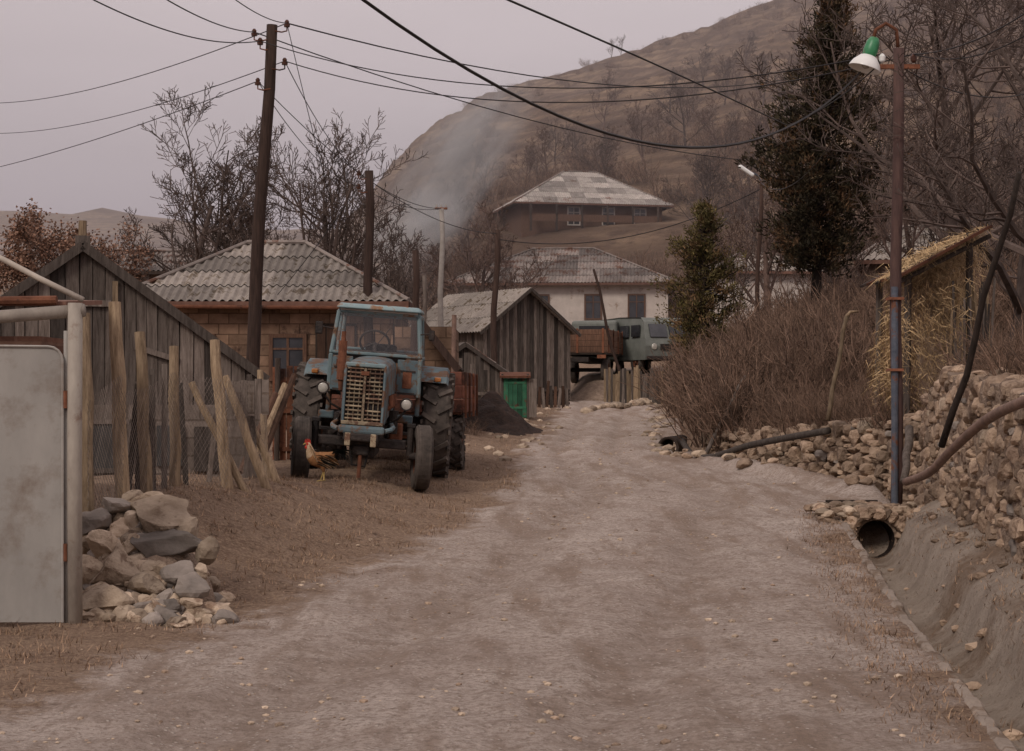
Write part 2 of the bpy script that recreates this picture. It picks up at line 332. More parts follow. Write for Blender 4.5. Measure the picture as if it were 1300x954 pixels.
def hill_material():
    m=bpy.data.materials.new('hillside_dry_grass'); m.use_nodes=True; t=m.node_tree; L=t.links.new; b=t.nodes['Principled BSDF']; b.inputs['Roughness'].default_value=1; b.inputs['Specular IOR Level'].default_value=.05
    tc=nd(t,'ShaderNodeTexCoord'); P=tc.outputs['Object']
    def N(s,d=6,r=.6,sc=(1,1,1)):
        mp=nd(t,'ShaderNodeMapping'); mp.inputs['Scale'].default_value=sc; L(P,mp.inputs[0])
        n=nd(t,'ShaderNodeTexNoise'); n.inputs['Scale'].default_value=s; n.inputs['Detail'].default_value=d; n.inputs['Roughness'].default_value=r; L(mp.outputs[0],n.inputs[0]); return n.outputs[0]
    def MR(a,lo,hi,o0=0,o1=1):
        n=nd(t,'ShaderNodeMapRange'); n.inputs[1].default_value=lo; n.inputs[2].default_value=hi; n.inputs[3].default_value=o0; n.inputs[4].default_value=o1; L(a,n.inputs[0]); return n.outputs[0]
    def MX(f,a,c):
        n=nd(t,'ShaderNodeMix',data_type='RGBA'); L(f,n.inputs[0])
        for i,q in((6,a),(7,c)):
            if isinstance(q,tuple): n.inputs[i].default_value=(*q,1)
            else: L(q,n.inputs[i])
        return n.outputs[2]
    c=MX(MR(N(.02,7,.65),.35,.65),(.175,.118,.08),(.30,.212,.142))
    c=MX(MR(N(.045,8,.7,(1,.6,3.2)),.45,.58,0,.85),c,(.098,.064,.047))
    c=MX(MR(N(.35,6,.85),.46,.62,0,.8),c,(.075,.05,.038))
    wv=nd(t,'ShaderNodeTexWave'); wv.bands_direction='Z'; wv.inputs['Scale'].default_value=.16; wv.inputs['Distortion'].default_value=6; wv.inputs['Detail'].default_value=5; wv.inputs['Detail Scale'].default_value=.5; L(P,wv.inputs[0])
    c=MX(MR(wv.outputs[1],.5,.9,0,.6),c,(.09,.06,.044))
    L(c,b.inputs['Base Color'])
    bp=nd(t,'ShaderNodeBump'); bp.inputs['Strength'].default_value=.8; bp.inputs['Distance'].default_value=1.1; L(N(.25,8,.75),bp.inputs['Height']); L(bp.outputs[0],b.inputs['Normal'])
    return m
gm=ground_material(); hm_=hill_material()
groups={'ground':[],'dirt_road':[],'hillside':[]}
for j in range(ny-1):
    for i in range(nx-1):
        a=j*nx+i; q=(a,a+1,a+nx+1,a+nx)
        if ys[j]>=92: k='hillside'
        elif ys[j]<74 and (att[q[0]][0]+att[q[1]][0]+att[q[2]][0]+att[q[3]][0])>.05 : k='dirt_road'
        else: k='ground'
        groups[k].append(q)
for k,fs in groups.items():
    used={}; nv=[]; nf=[]; arrs=[[],[],[]]
    for q in fs:
        t=[]
        for a in q:
            if a not in used:
                used[a]=len(nv); nv.append(vs[a])
                for z in range(3): arrs[z].append(att[a][z])
            t.append(used[a])
        nf.append(t)
    me=bpy.data.meshes.new(k); me.from_pydata(nv,[],nf); me.polygons.foreach_set('use_smooth',[True]*len(nf))
    for nm,arr in zip(('road','conc','rut'),arrs):
        a=me.attributes.new(nm,'FLOAT','POINT'); a.data.foreach_set('value',arr)
    me.materials.append(hm_ if k=='hillside' else gm); o=bpy.data.objects.new(k,me); col.objects.link(o)
# ------------------------------------------------------------------ rocks
def ico(n):
    bm=bmesh.new(); bmesh.ops.create_icosphere(bm,subdivisions=n,radius=1); bm.verts.index_update()
    v=np.array([x.co[:] for x in bm.verts]); f=[[x.index for x in q.verts] for q in bm.faces]; bm.free(); return v,f
ICO={n:ico(n) for n in(1,2,3,4)}
def rock(mb,c,size,mat,sub=2,seed=None,rz=None,cuts=9,tint=None,lo=.55,R=None):
    rg=np.random.RandomState(random.randrange(1<<30)); v,f=ICO[sub]; v=v.copy()
    for _ in range(cuts):
        n=rg.normal(size=3); n/=np.linalg.norm(n); d=rg.uniform(lo,.9); pr=v@n; v-=np.outer(np.maximum(0,pr-d),n)*.95
    ph=rg.uniform(0,9,3); v*=(1+.05*np.sin(v@np.array([3,4,5])+ph[0])+.035*np.sin(v@np.array([-7,6,4])+ph[1])+.02*np.sin(v@np.array([9,-11,8])+ph[2]))[:,None]
    v=v*(np.array(size)/2)/.82
    a=rg.uniform(0,6.28) if rz is None else rz; ca,sa=math.cos(a),math.sin(a)
    v=v@np.array([[ca,sa,0],[-sa,ca,0],[0,0,1]])+np.array(c)
    mb.add(v.tolist(),f,mat,tint)
def block(mb,c,size,mat,rz=0,tint=None,tilt=0,sq=.5):
    rg=np.random.RandomState(random.randrange(1<<30)); v,f=ICO[3]; v=v.copy(); v=np.sign(v)*np.abs(v)**sq
    v/=np.abs(v).max()
    for _ in range(9):
        n=rg.normal(size=3); n/=np.linalg.norm(n); d=rg.uniform(.72,1.2); pr=v@n; v-=np.outer(np.maximum(0,pr-d),n)*.9
    ph=rg.uniform(0,9,3); v*=(1+.06*np.sin(v@np.array([2.5,3,3])+ph[0])+.05*np.sin(v@np.array([-5,4,4])+ph[1]))[:,None]
    v=v*(np.array(size)/2); ca,sa=math.cos(rz),math.sin(rz); ct,st_=math.cos(tilt),math.sin(tilt)
    v=v@np.array([[1,0,0],[0,ct,st_],[0,-st_,ct]])@np.array([[ca,sa,0],[-sa,ca,0],[0,0,1]])+np.array(c)
    mb.add(v.tolist(),f,mat,tint)
rp=MB()
big=[(130,765,84,62,0),(153,724,66,50,0),(203,692,92,42,1),(212,657,84,44,0),(133,692,52,34,0),(152,642,50,28,1),(246,745,44,30,1),(262,699,30,30,0),(228,727,42,26,1),(190,635,38,20,0),(118,664,42,32,1),(188,744,40,34,0),(168,666,42,26,0),(243,766,30,18,0),(186,774,38,22,1),(112,724,38,38,0),(105,790,30,18,1),(240,674,36,28,0),(172,692,38,28,0),(215,772,34,20,0),(160,765,30,24,0),(205,722,32,22,0),(255,724,26,20,0),(150,672,30,22,0)]
for px,py,w,h,k in big:
    d=12.05+(795-py)/165*1.25; s=d/F
    rock(rp,(X(px,d),d,Z(py,d)),(w*s*1.02,w*s*.9,h*s*1.08),st_g if k else st_b,4 if w>60 else 3,rz=random.uniform(-.4,.4),cuts=13,lo=.42)
for i in range(280):
    t=random.random(); d=12.0+t*1.35; px=random.gauss(185,46); px=max(98,min(282,px)); hmax=165*max(.1,1-((px-172)/115)**2)
    py=795-hmax*t-random.random()*8
    w=random.choice([.06,.08,.1,.13,.16,.2]); rock(rp,(X(px,d),d,max(G(X(px,d),d)+.01,Z(py,d)-.06)),(w,w*.9,w*.7),random.choice([st_b,st_g,st_b,st_b]),3 if w>.12 else 2,lo=.45)
o=rp.obj('rock_pile',smooth=False)
mnd=MB()
rock(mnd,(-2.78,12.95,.05),(.8,.9,.75),mortar,3,cuts=3); mnd.obj('earth_heap',smooth=True)
pb=MB()
for i in range(1600):
    y=8+28*random.random()**1.4; l=ip(y,XL);r=ip(y,XR); x=random.uniform(l-.5,r+.1)
    if noise.noise(V((x*.9,y*.5,8)))<-.05: continue
    w=random.choice([.012,.015,.018,.02,.03,.045])*random.uniform(.7,1.2)
    rock(pb,(x,y,G(x,y)+w*.08),(w,w,w*.55),random.choice([st_b,st_b,st_b,st_w]),1,cuts=3,tint=random.uniform(.3,1))
for i in range(160):
    y=random.uniform(28,62); x=random.uniform(ip(y,XL)-.8,ip(y,XL)+.5) if random.random()<.5 else random.uniform(ip(y,XR)-.4,ip(y,XR)+.4)
    w=random.uniform(.06,.24); rock(pb,(x,y,G(x,y)),(w,w,w*.6),st_b,1,cuts=3)
pb.obj('road_pebbles')
# ------------------------------------------------------------------ stone walls
def wall(name,y0,y1,hfun,batter=.07,dry=False):
    mb=MB(); n=int((y1-y0)/.08); K=18
    core=[];fs=[]
    for i in range(n+1):
        y=y0+(y1-y0)*i/n; x=ip(y,XW); b=min(G(x-.25,y),G(x-.12,y))-.1; tp=hfun(y)
        for k in range(K-1):
            z=b+(tp-b)*k/(K-2); core.append((x-(.0 if dry else .075)+batter*k/(K-2)+.035*noise.noise(V((0,y*2.5,z*4)))+.035*noise.noise(V((2,y*8,z*9))),y,z))
        core.append((x+.5,y,tp+.03))
    for i in range(n):
        for k in range(K-1): a=i*K+k; fs.append((a,a+K,a+K+1,a+1))
    mb.add(core,fs,mortar,.5)
    zmin=min(G(ip(y,XW)-.2,y) for y in (y0,(y0+y1)/2,y1))-.25; zmax=max(hfun(y0+(y1-y0)*i/20) for i in range(21))
    cell={}
    def ok(y,z,a,c):
        for ky in range(int((y-.5)/.5),int((y+.5)/.5)+1):
            for (yy,zz,aa,cc) in cell.get(ky,()):
                if abs(y-yy)<(a+aa)*.45 and abs(z-zz)<(c+cc)*.44: 
                    if ((y-yy)/((a+aa)*.5))**2+((z-zz)/((c+cc)*.5))**2<.92: return False
        return True
    area=(y1-y0)*(zmax-zmin)
    for (l0,l1,h0,h1,tries) in ((.3,.46,.17,.26,60),(.2,.32,.13,.2,120),(.12,.22,.08,.14,240),(.06,.12,.05,.09,330)):
        for _ in range(int(area*tries)):
            y=random.uniform(y0,y1); z=random.uniform(zmin,zmax); l=random.uniform(l0,l1); h=random.uniform(h0,h1)
            x=ip(y,XW); tp=hfun(y); b=G(x-.15,y)-.1
            if not(b<z<tp-.02): continue
            if not ok(y,z,l,h): continue
            cell.setdefault(int(y/.5),[]).append((y,z,l,h)); f=(z-b)/max(.1,tp-b)
            dpt=.22 if l>.15 else .17
            fn=block if random.random()<.6 else rock
            kw=dict(rz=-.12+random.uniform(-.1,.1),tint=random.uniform(.1,.9))
            if fn is block: block(mb,(x-.015+batter*f+random.uniform(-.02,.02),y,z),(dpt,l*.97,h*.97),st_w if random.random()<.9 else random.choice([st_g,st_b]),tilt=random.uniform(-.15,.15),sq=.55,**kw)
            else: rock(mb,(x-.015+batter*f,y,z),(dpt,l,h),st_w,3 if l>.15 else 2,cuts=10,lo=.5,**kw)
    y=y0
    while y<y1:
        x=ip(y,XW)+batter; 
        if random.random()<.75: rock(mb,(x+.06+random.random()*.14,y,hfun(y)+.02),(.22,random.uniform(.15,.32),random.uniform(.08,.15)),st_w,2,cuts=9,lo=.45)
        y+=.2
    return mb.obj(name)
wall('rubble_retaining_wall',8,21.0,lambda y: ip(y,ZR)+.22+ip(y,HW)+.12+.08*noise.noise(V((y*1.3,0,0))))
wall('dry_stone_wall',21.2,30.5,lambda y: ip(y,ZR)+ip(y,HW)+.18+.14*noise.noise(V((y*1.4,2,0))),batter=.15,dry=True)
fs_=MB()
for i in range(90):
    y=random.uniform(20.6,30); x=ip(y,XW)-random.uniform(.05,.9)*random.random(); w=random.uniform(.07,.26); rock(fs_,(x,y,G(x,y)+w*.15),(w,w,w*.6),random.choice([st_b,st_w,st_w,st_w]),2,cuts=9,lo=.45)
for i in range(80):
    y=random.uniform(10,19.3); x=ip(y,XW)-random.uniform(.0,.9)*random.random(); w=random.uniform(.03,.13); rock(fs_,(x,y,G(x,y)+w*.1),(w,w,w*.6),st_w,2,cuts=9,lo=.45)
fs_.obj('fallen_stones')
kb=MB(); y=5.5
while y<18.6:
    L_=random.uniform(1.2,2.8); n=max(3,int(L_/.08)); ring=[]; 
    for i in range(n+1):
        yy=y+(L_-.008)*i/n; x=ip(yy,XR)+.05+.03*noise.noise(V((0,yy*1.5,0)))
        zz=G(x-.15,yy)+.012+.03*noise.noise(V((3,yy*4,0)))
        wv_=.04+.02*noise.noise(V((7,yy*5,0)))
        ring+=[(x-wv_-.02,yy,zz-.14),(x-wv_,yy,zz-.012),(x-wv_*.6,yy,zz+.004),(x+wv_*.6,yy,zz),(x+wv_,yy,zz-.015),(x+wv_+.02,yy,zz-.3)]
    fs2=[(i*6+k,i*6+k+1,(i+1)*6+k+1,(i+1)*6+k) for i in range(n) for k in range(5)]+[tuple(range(6)),tuple(n*6+k for k in range(6))]
    kb.add(ring,fs2,concm,random.uniform(.4,.6)); y+=L_
kb.obj('ditch_lip')
cv=MB(); cy=18.8; cx=ip(cy,XR)+.41; cz=ip(cy,ZR)
for k in range(26):
    a=math.pi*2*k/26; rr=.30+.03*random.random()
    if math.sin(a)<-.75: continue
    block(cv,(cx+math.cos(a)*rr,cy+.06+random.uniform(-.03,.03),cz-.19+math.sin(a)*rr*.9),(.15,.3,.13),st_w,rz=random.uniform(-.2,.2))
for sx_ in(-1,1):
    for k in range(4): block(cv,(cx+sx_*(.50+.03*random.random()),cy+.12+random.uniform(-.04,.04),cz-.40+k*.13),(.22,.45,.14),st_w)
cv.lathe((cx,cy+.0,cz-.19),[(0,.235),(0,.205)],28,mortar,axis='y')
cv.lathe((cx,cy+.01,cz-.19),[(0,.206),(1.3,.2),(1.3,.0)],28,soil_shadem,axis='y',tint=0)  # near-black bore: the shade inside the pipe is put into the colour
cv.box((cx,cy+1.35,cz-.15),(.6,.05,.6),wood_dark)
for i in range(60): rock(cv,(cx+random.uniform(-.62,.62),cy+random.uniform(.02,.8),cz+.11+random.uniform(-.05,.03)),(random.uniform(.1,.24),.17,.09),random.choice([st_w,st_b]),2)
cv.obj('culvert')
dp=MB(); x0,y0=X(848,32),32; z0=G(x0,y0)+.18
dp.lathe((x0,y0,z0),[(0,.2),(0,.155),(1.6,.155),(1.6,.2),(0,.2)],20,wood_dark,axis='y',R=Matrix.Rotation(-.25,3,'Z')); dp.obj('drain_pipe',smooth=True)
# ------------------------------------------------------------------ vegetation generators
def rdir(d,ang,rng):
    o=d.orthogonal().normalized(); o.rotate(Matrix.Rotation(rng.uniform(0,6.283),3,d)); return (d*math.cos(ang)+o*math.sin(ang)).normalized()
def bare_tree(name,seed,H,r0,kids=(7,6,6,5),mat=bark,twig=.006,clear=.22,up=.12,leaf=None,nleaf=0,spread=1.0,tr=.82,lenf=.62,ls=.07):
    rng=random.Random(seed); mb=MB(); tips=[]
    segs=(7,6,4,3,2); sides=(8,5,4,3,3)
    def grow(p,d,Ln,r,lv):
        n=segs[lv]; pts=[p.copy()]; q=p.copy(); dd=d.copy()
        wob=(.10,.2,.28,.34,.4)[lv]
        for i in range(n):
            dd=(dd+V((rng.gauss(0,wob),rng.gauss(0,wob),rng.gauss(0,wob)))*.6+V((0,0,up))).normalized(); q=q+dd*(Ln/n); pts.append(q.copy())
        rads=[max(twig,r*(1-.75*(i/n))) for i in range(n+1)]
        mb.tube(pts,rads,sides[lv],mat,caps=False,tint=rng.random())
        if lv>=3: tips.append(pts[-1])
        if lv<len(kids):
            K=kids[lv]
            for k in range(K):
                t=(clear if lv==0 else .2)+(1-(clear if lv==0 else .2))*((k+rng.random())/K); t=min(.98,t); i=int(t*n); a=pts[i].lerp(pts[min(n,i+1)],t*n-i)
                ang=math.radians(rng.uniform(28,62))*spread
                nd_=rdir(dd if lv else (pts[min(n,i+1)]-pts[i]).normalized(),ang,rng)
                if nd_.z<-.2: nd_.z*=-.4; nd_.normalize()
                ll=Ln*(lenf if lv==0 else .58)*(1-.45*t)*rng.uniform(.7,1.15)
                grow(a,nd_,ll,max(twig,r*(1-.7*t)*.55),lv+1)
    grow(V((0,0,-.2)),V((rng.uniform(-.08,.08),0,1)),H*tr,r0,0)
    if leaf:
        for _ in range(nleaf):
            p=rng.choice(tips)+V((rng.gauss(0,.12),rng.gauss(0,.12),rng.gauss(0,.12))); a=V((rng.gauss(0,1),rng.gauss(0,1),rng.gauss(0,1))).normalized()*ls; b=a.orthogonal()*.6
            mb.add([p-a,p+b,p+a,p-b],[(0,1,2,3)],leaf,rng.random())
    me=mb.obj(name); return me
def mesh_only(o):
    me=o.data; bpy.data.objects.remove(o); return me
def shrub_mesh(seed,n,H,sp,mat,r=.006,fork=3):
    rng=random.Random(seed); mb=MB()
    for i in range(n):
        a=rng.uniform(0,6.28); rr=sp*rng.random()**.5; p=V((math.cos(a)*rr,math.sin(a)*rr,-.05)); d=V((math.cos(a)*.35*rr/sp+rng.gauss(0,.28),math.sin(a)*.35*rr/sp+rng.gauss(0,.28),1)).normalized(); h=H*rng.uniform(.45,1.15)
        pts=[p];q=p;dd=d
        for k in range(4): dd=(dd+V((rng.gauss(0,.22),rng.gauss(0,.22),0))).normalized(); q=q+dd*h/4; pts.append(q)
        mb.tube(pts,[r*1.5,r*1.3,r,r*.8,r*.4],3,mat,caps=False,tint=rng.random())
        for _ in range(fork):
            k=rng.randint(1,3); e=rdir(dd,rng.uniform(.4,1.0),rng); s0=pts[k]; m1=s0+e*h*.18; m2=m1+(e+V((0,0,.5))).normalized()*h*.2
            mb.tube([s0,m1,m2],[r*.8,r*.6,r*.3],3,mat,caps=False,tint=rng.random())
            for _2 in range(2):
                e2=rdir(e,rng.uniform(.4,.9),rng); mb.tube([m1,m1+e2*h*.14],[r*.5,r*.3],3,mat,caps=False,tint=rng.random())
    return mesh_only(mb.obj('m'))
def conifer(name,seed,H,R,mat,prof,z0,nb,lean=0,leafs=.11,ncl=9,nlf=13,droop=-.1,trunk_r=.14,lv=(.5,1.15)):
    rng=random.Random(seed); e=empty(name); tb=MB(); fb=MB()
    tb.tube([V((lean*(k/8)**2,.03*math.sin(k),H*k/8)) for k in range(9)],[trunk_r*(1-.85*k/8) for k in range(9)],8,wood_dark)
    for b in range(nb):
        t=z0+(1-z0)*(b+rng.random())/nb; z=H*t; a=rng.uniform(0,6.28)
        Ln=R*prof(t)*rng.uniform(*lv)*(1+.3*math.sin(a*2+t*9+seed)); d=V((math.cos(a),math.sin(a),rng.uniform(-.1,.6)))
        p=V((lean*t*t,0,z)); pts=[p];q=p.copy();dd=d.normalized()
        for k in range(4): dd=(dd+V((rng.gauss(0,.12),rng.gauss(0,.12),droop+.14*k))).normalized(); q=q+dd*Ln/4; pts.append(q.copy())
        tb.tube(pts,[.03,.022,.016,.01,.005],4,wood_dark,caps=False)
        m=max(2,int(ncl*Ln/R+1.5)); tb_=rng.random()
        for c in range(m):
            fr=(c+rng.random())/m; f=(.3+.7*fr)*4; i=min(3,int(f)); sg=(.13*(1-fr*.5)) if R>1 else .055
            cc=pts[i].lerp(pts[i+1],f-i)+V((rng.gauss(0,sg),rng.gauss(0,sg),rng.gauss(0,sg*.8))); tn=.5*tb_+.5*rng.random()
            out=(dd+V((0,0,.5))).normalized()
            for _ in range(nlf):
                l=(out*1.0+V((rng.gauss(0,.6),rng.gauss(0,.6),rng.gauss(0,.6)))).normalized()*leafs*rng.uniform(.5,1.5); w=l.orthogonal().normalized(); w.rotate(Matrix.Rotation(rng.uniform(0,6.28),3,l.normalized())); w*=leafs*.17
                s=cc+V((rng.gauss(0,.06),rng.gauss(0,.06),rng.gauss(0,.06)))
                fb.add([s-w,s+w,s+l*.6+w*.8,s+l,s+l*.6-w*.8],[(0,1,2,3,4)],mat,min(1,max(0,tn+rng.gauss(0,.2))))
    tb.obj('trunk_and_limbs',e); fb.obj('foliage',e); return e
def place(o,px,d,dz=0,rz=0,s=1): x=X(px,d); o.location=(x,d,G(x,d)+dz); o.rotation_euler.z=rz; o.scale=(s,s,s); return o
wide=dict(tr=.6,lenf=.95,up=.16)
place(bare_tree('bare_tree',11,9.4,.2,(10,8,7,5),twig=.0085,spread=1.1,**wide),438,50)
place(bare_tree('bare_tree',23,9.9,.22,(10,8,7,5),twig=.0095,spread=1.15,**wide),222,56,s=1.08)
place(bare_tree('bare_tree',77,8.4,.18,(10,8,7,5),twig=.0095,spread=1.1,**wide),300,58)
place(bare_tree('bare_tree',5,7.0,.16,(9,7,6,4),twig=.010,spread=1.1,**wide),150,60)
place(bare_tree('bare_tree',31,7.4,.12,(8,7,6,4),twig=.010,**wide),505,62)
place(bare_tree('bare_tree',66,7.6,.14,(9,7,6,4),twig=.010,**wide),360,66)
place(bare_tree('bare_tree',8,6.6,.13,(9,7,6,4),mat=bark_r,twig=.009,leaf=leafr,nleaf=12000,spread=1.2,tr=.6,lenf=.85,ls=.042),78,48)
place(bare_tree('bare_tree',42,7.6,.17,(10,8,7,5),twig=.006,spread=1.2,clear=.15,tr=.65,lenf=.9),1285,26)
place(bare_tree('bare_tree',47,9.4,.17,(10,8,7,5),twig=.008,spread=1.2,clear=.2,tr=.7,lenf=.85),1215,36)
place(bare_tree('bare_tree',49,6.8,.13,(10,8,6,4),twig=.005,spread=1.2,clear=.2,tr=.65,lenf=.9),1390,20)
place(bare_tree('bare_tree',53,9.5,.2,(9,8,6,4),mat=bark_r,twig=.012,spread=1.2,**wide),975,66)
place(bare_tree('bare_tree',59,7.5,.2,(9,8,6,4),mat=bark_r,twig=.013,spread=1.2,**wide),600,80)
place(conifer('cypress_tree',3,8.5,2.15,con_d,lambda t: (1.0-t)**.8*1.14+.05 if t>.34 else .52+1.25*(t-.2),.20,370,lean=.5,leafs=.10,ncl=12,nlf=15,lv=(.4,1.2)),1036,40)
place(conifer('thuja_tree',9,4.9,.98,con_g,lambda t: max(.1,math.sin(math.pi*min(1,(1-t)*.8+.02))**.7),.1,230,leafs=.08,ncl=9,nlf=12,trunk_r=.08,lv=(.4,1.25)),893,42,dz=-.2)
TM=[mesh_only(bare_tree('t',100+i,8,.15,(8,7,5,3),mat=bark_r if i%2 else bark,twig=.015,clear=.12,spread=1.1,tr=.65,lenf=.85)) for i in range(5)]
hb=empty('distant_bare_trees')
def scat(n,px0,px1,d0,d1,s0,s1,avoid=()):
    for i in range(n):
        d=random.uniform(d0,d1); px=random.uniform(px0,px1)
        if any(a<px<b and c<d<e for a,b,c,e in avoid): continue
        x=X(px,d); inst('bare_tree_instance',random.choice(TM),(x,d,G(x,d)),random.uniform(0,6.28),random.uniform(s0,s1),hb)
AV=[(560,905,55,100),(600,890,106,134)]
scat(20,880,1340,62,110,.6,.95,AV); scat(40,560,1340,104,165,.55,.95,AV); scat(34,760,1400,165,250,.5,.8); scat(14,560,900,134,200,.5,.8)
scat(16,100,560,75,140,.5,.75); scat(9,-40,330,68,110,.5,.7); scat(5,480,590,70,95,.55,.8)
scat(7,1050,1300,42,60,.5,.8)
for px,d in((776,345),(788,347)):
    x=X(px,d); inst('bare_tree_instance',TM[0],(x,d,G(x,d)),px,.55,hb)
SM=[shrub_mesh(200+i,42,1.0,.45,shrubm,.0072) for i in range(4)]
SB=[shrub_mesh(220+i,50,2.0,1.3,shrubm,.018,3) for i in range(3)]
items=[]
for i in range(450):
    d=22+42*random.random()**1.2; w=ip(d,XW); x=w+.3+8*random.random()**1.4
    if X(1150,d)<x<X(1260,d) and d<26: continue
    if d>48 and x<X(890,d): continue
    items.append((random.choice(SM),(x,d,G(x,d)),random.uniform(0,6),(random.uniform(.6,1.45)*(1.1 if d>29 else .6))))
for i in range(110):
    d=random.uniform(12,22); w=ip(d,XW); x=w+.35+2.5*random.random(); items.append((random.choice(SM),(x,d,G(x,d)),random.uniform(0,6),random.uniform(.3,.85)))
for i in range(45):
    d=random.uniform(30,60); x=ip(d,XL)-random.uniform(.9,5); items.append((random.choice(SM),(x,d,G(x,d)),random.uniform(0,6),random.uniform(.3,.7)))
join_quads('dry_shrub_thicket',items,shrubm)
items=[]
for i in range(300):
    d=random.uniform(66,165); px=random.uniform(520,1400); x=X(px,d)
    if 640<px<900 and d<86: continue
    if 620<px<890 and 100<d<130: continue
    items.append((random.choice(SB),(x,d,G(x,d)),random.uniform(0,6),random.uniform(.5,1.2)))
for i in range(700):
    d=random.uniform(165,340); px=random.uniform(520,1400); x=X(px,d)
    if noise.noise(V((x*.02,d*.02,1)))<-.05: continue
    items.append((random.choice(SB),(x,d,G(x,d)),random.uniform(0,6),random.uniform(.35,.9)))
for i in range(90):
    d=random.uniform(60,160); px=random.uniform(-60,560); x=X(px,d); items.append((random.choice(SB),(x,d,G(x,d)),random.uniform(0,6),random.uniform(.5,1.2)))
join_quads('hillside_scrub',items,shrubm)
gb=MB()
def tuft(x,y,n,h,sp=.05,mat=grassm):
    z=G(x,y)
    for _ in range(n):
        a=random.uniform(0,6.28); p=V((x+random.gauss(0,sp),y+random.gauss(0,sp),z-.01)); hh=h*random.uniform(.4,1.2); t=V((math.cos(a)*hh*random.uniform(.2,1.1),math.sin(a)*hh*random.uniform(.2,1.1),hh*random.uniform(.25,1))); w=V((-math.sin(a),math.cos(a),0))*random.uniform(.0025,.005)
        gb.add([p-w,p+w,p+t],[(0,1,2)],mat,random.random())
for i in range(7500):
    y=8+18*random.random(); l=ip(y,XL); x=l+.35-2.7*random.random()**.8
    if noise.noise(V((x*1.2,y*1.2,4)))<-.15: continue
    tuft(x,y,6,random.choice([.03,.05,.09]))
for i in range(1800):
    y=random.uniform(10,30); w=ip(y,XW); x=w+.12+random.random()*1.5; tuft(x,y,7,.30,.06)
for i in range(1800):
    y=random.uniform(8,20); x=ip(y,XR)+random.choice([-.12,-.2,-.3,.8,1.0])+random.gauss(0,.12); tuft(x,y,5,.06)
for i in range(1200):
    y=random.uniform(24,60); x=ip(y,XL)-random.random()*3; tuft(x,y,6,.12,.08)
gb.obj('dry_grass')
# ------------------------------------------------------------------ buildings
def corr(mb,A,B,U,ta=0,tb=1,mat=asb,per=.17,amp=.028,rows=4):
    A,B,U=V(A),V(B),V(U); W=(B-A).length; nn=(B-A).cross(U).normalized(); n=max(8,int(W/per*6)); cols=[]
    tn=[[random.random() for _ in range(rows)] for _ in range(int(W/1.1)+3)]
    for i in range(n+1):
        t=i/n; h=1
        if ta>0 and t<ta: h=t/ta
        if tb<1 and t>tb: h=(1-t)/(1-tb)
        cols.append((t,max(h,.001)))
    for i in range(n):
        (t1,h1),(t2,h2)=cols[i],cols[i+1]
        for k in range(rows):
            f1=min(k/rows,h1);f2=min(k/rows,h2);g1=min((k+1)/rows,h1);g2=min((k+1)/rows,h2)
            if g1-f1<1e-4 and g2-f2<1e-4: continue
            o1=math.sin(t1*W/per*2*math.pi)*amp; o2=math.sin(t2*W/per*2*math.pi)*amp
            lift=.02
            q=[A+(B-A)*t1+U*f1+nn*(o1+lift),A+(B-A)*t2+U*f2+nn*(o2+lift),A+(B-A)*t2+U*g2+nn*o2,A+(B-A)*t1+U*g1+nn*o1]
            mb.add(q,[(0,1,2,3)],mat,tn[int(t1*W/1.1)][k])
def window(mb,c,w,h,face='f',frame=plaster):
    x,y,z=c
    def bx(dx,dz,sx,sz,out,th,mat): mb.box((x+dx,y-out,z+dz),(sx,th,sz),mat,tint=.5)
    bx(0,0,w,h,.01,.03,glass_d)
    for s in(-1,1): bx(s*w/2,0,.08,h+.08,.03,.08,frame); bx(0,s*(h/2),w-.08,.08,.03,.08,frame)
    bx(0,0,.05,h-.08,.03,.05,frame); bx(0,h*.2,w-.08,.04,.032,.045,frame)
def hip_house(name,loc,yaw,W,D,H,RH,ridge,wallm,roofm,wins=(),ov=.35,fascia=rust_roof,rows=4,wf=plaster):
    e=empty(name,loc,(0,0,yaw)); w=MB()
    w.box((0,D/2,H/2-.75),(W,D,H+1.5),wallm,tint=.5)
    w.obj('walls',e)
    r=MB(); a=W/2+ov; y0=-ov; y1=D+ov; hr=ridge/2; ym=D/2
    ta=(a-hr)/(2*a)
    corr(r,(-a,y0,H),(a,y0,H),(0,ym-y0,RH),ta,1-ta,roofm,rows=rows)
    corr(r,(a,y1,H),(-a,y1,H),(0,ym-y1,RH),ta,1-ta,roofm,rows=rows)
    corr(r,(a,y0,H),(a,y1,H),(hr-a,0,RH),.5,.5001,roofm,rows=rows)
    corr(r,(-a,y1,H),(-a,y0,H),(a-hr,0,RH),.5,.5001,roofm,rows=rows)
    r.box((0,y0,H-.06),(2*a,.04,.12),fascia); r.box((0,y1,H-.06),(2*a,.04,.12),fascia)
    for s in(-1,1): r.box((s*a,D/2,H-.06),(.04,y1-y0-.05,.12),fascia)
    r.box((0,D/2,H-.02),(2*a-.1,y1-y0-.1,.03),wood_dark)
    for s in(-1,1):
        for yy in(y0,y1): r.tube([V((s*a,yy,H+.03)),V((s*hr,ym,H+RH+.04))],.045,6,asb_d)
    r.tube([V((-hr,ym,H+RH+.04)),V((hr,ym,H+RH+.04))],.055,6,asb_d)
    r.obj('roof',e)
    if wins:
        m=MB()
        for c,ww,hh,f in wins: window(m,c,ww,hh,f,wf)
        m.obj('windows',e)
    return e
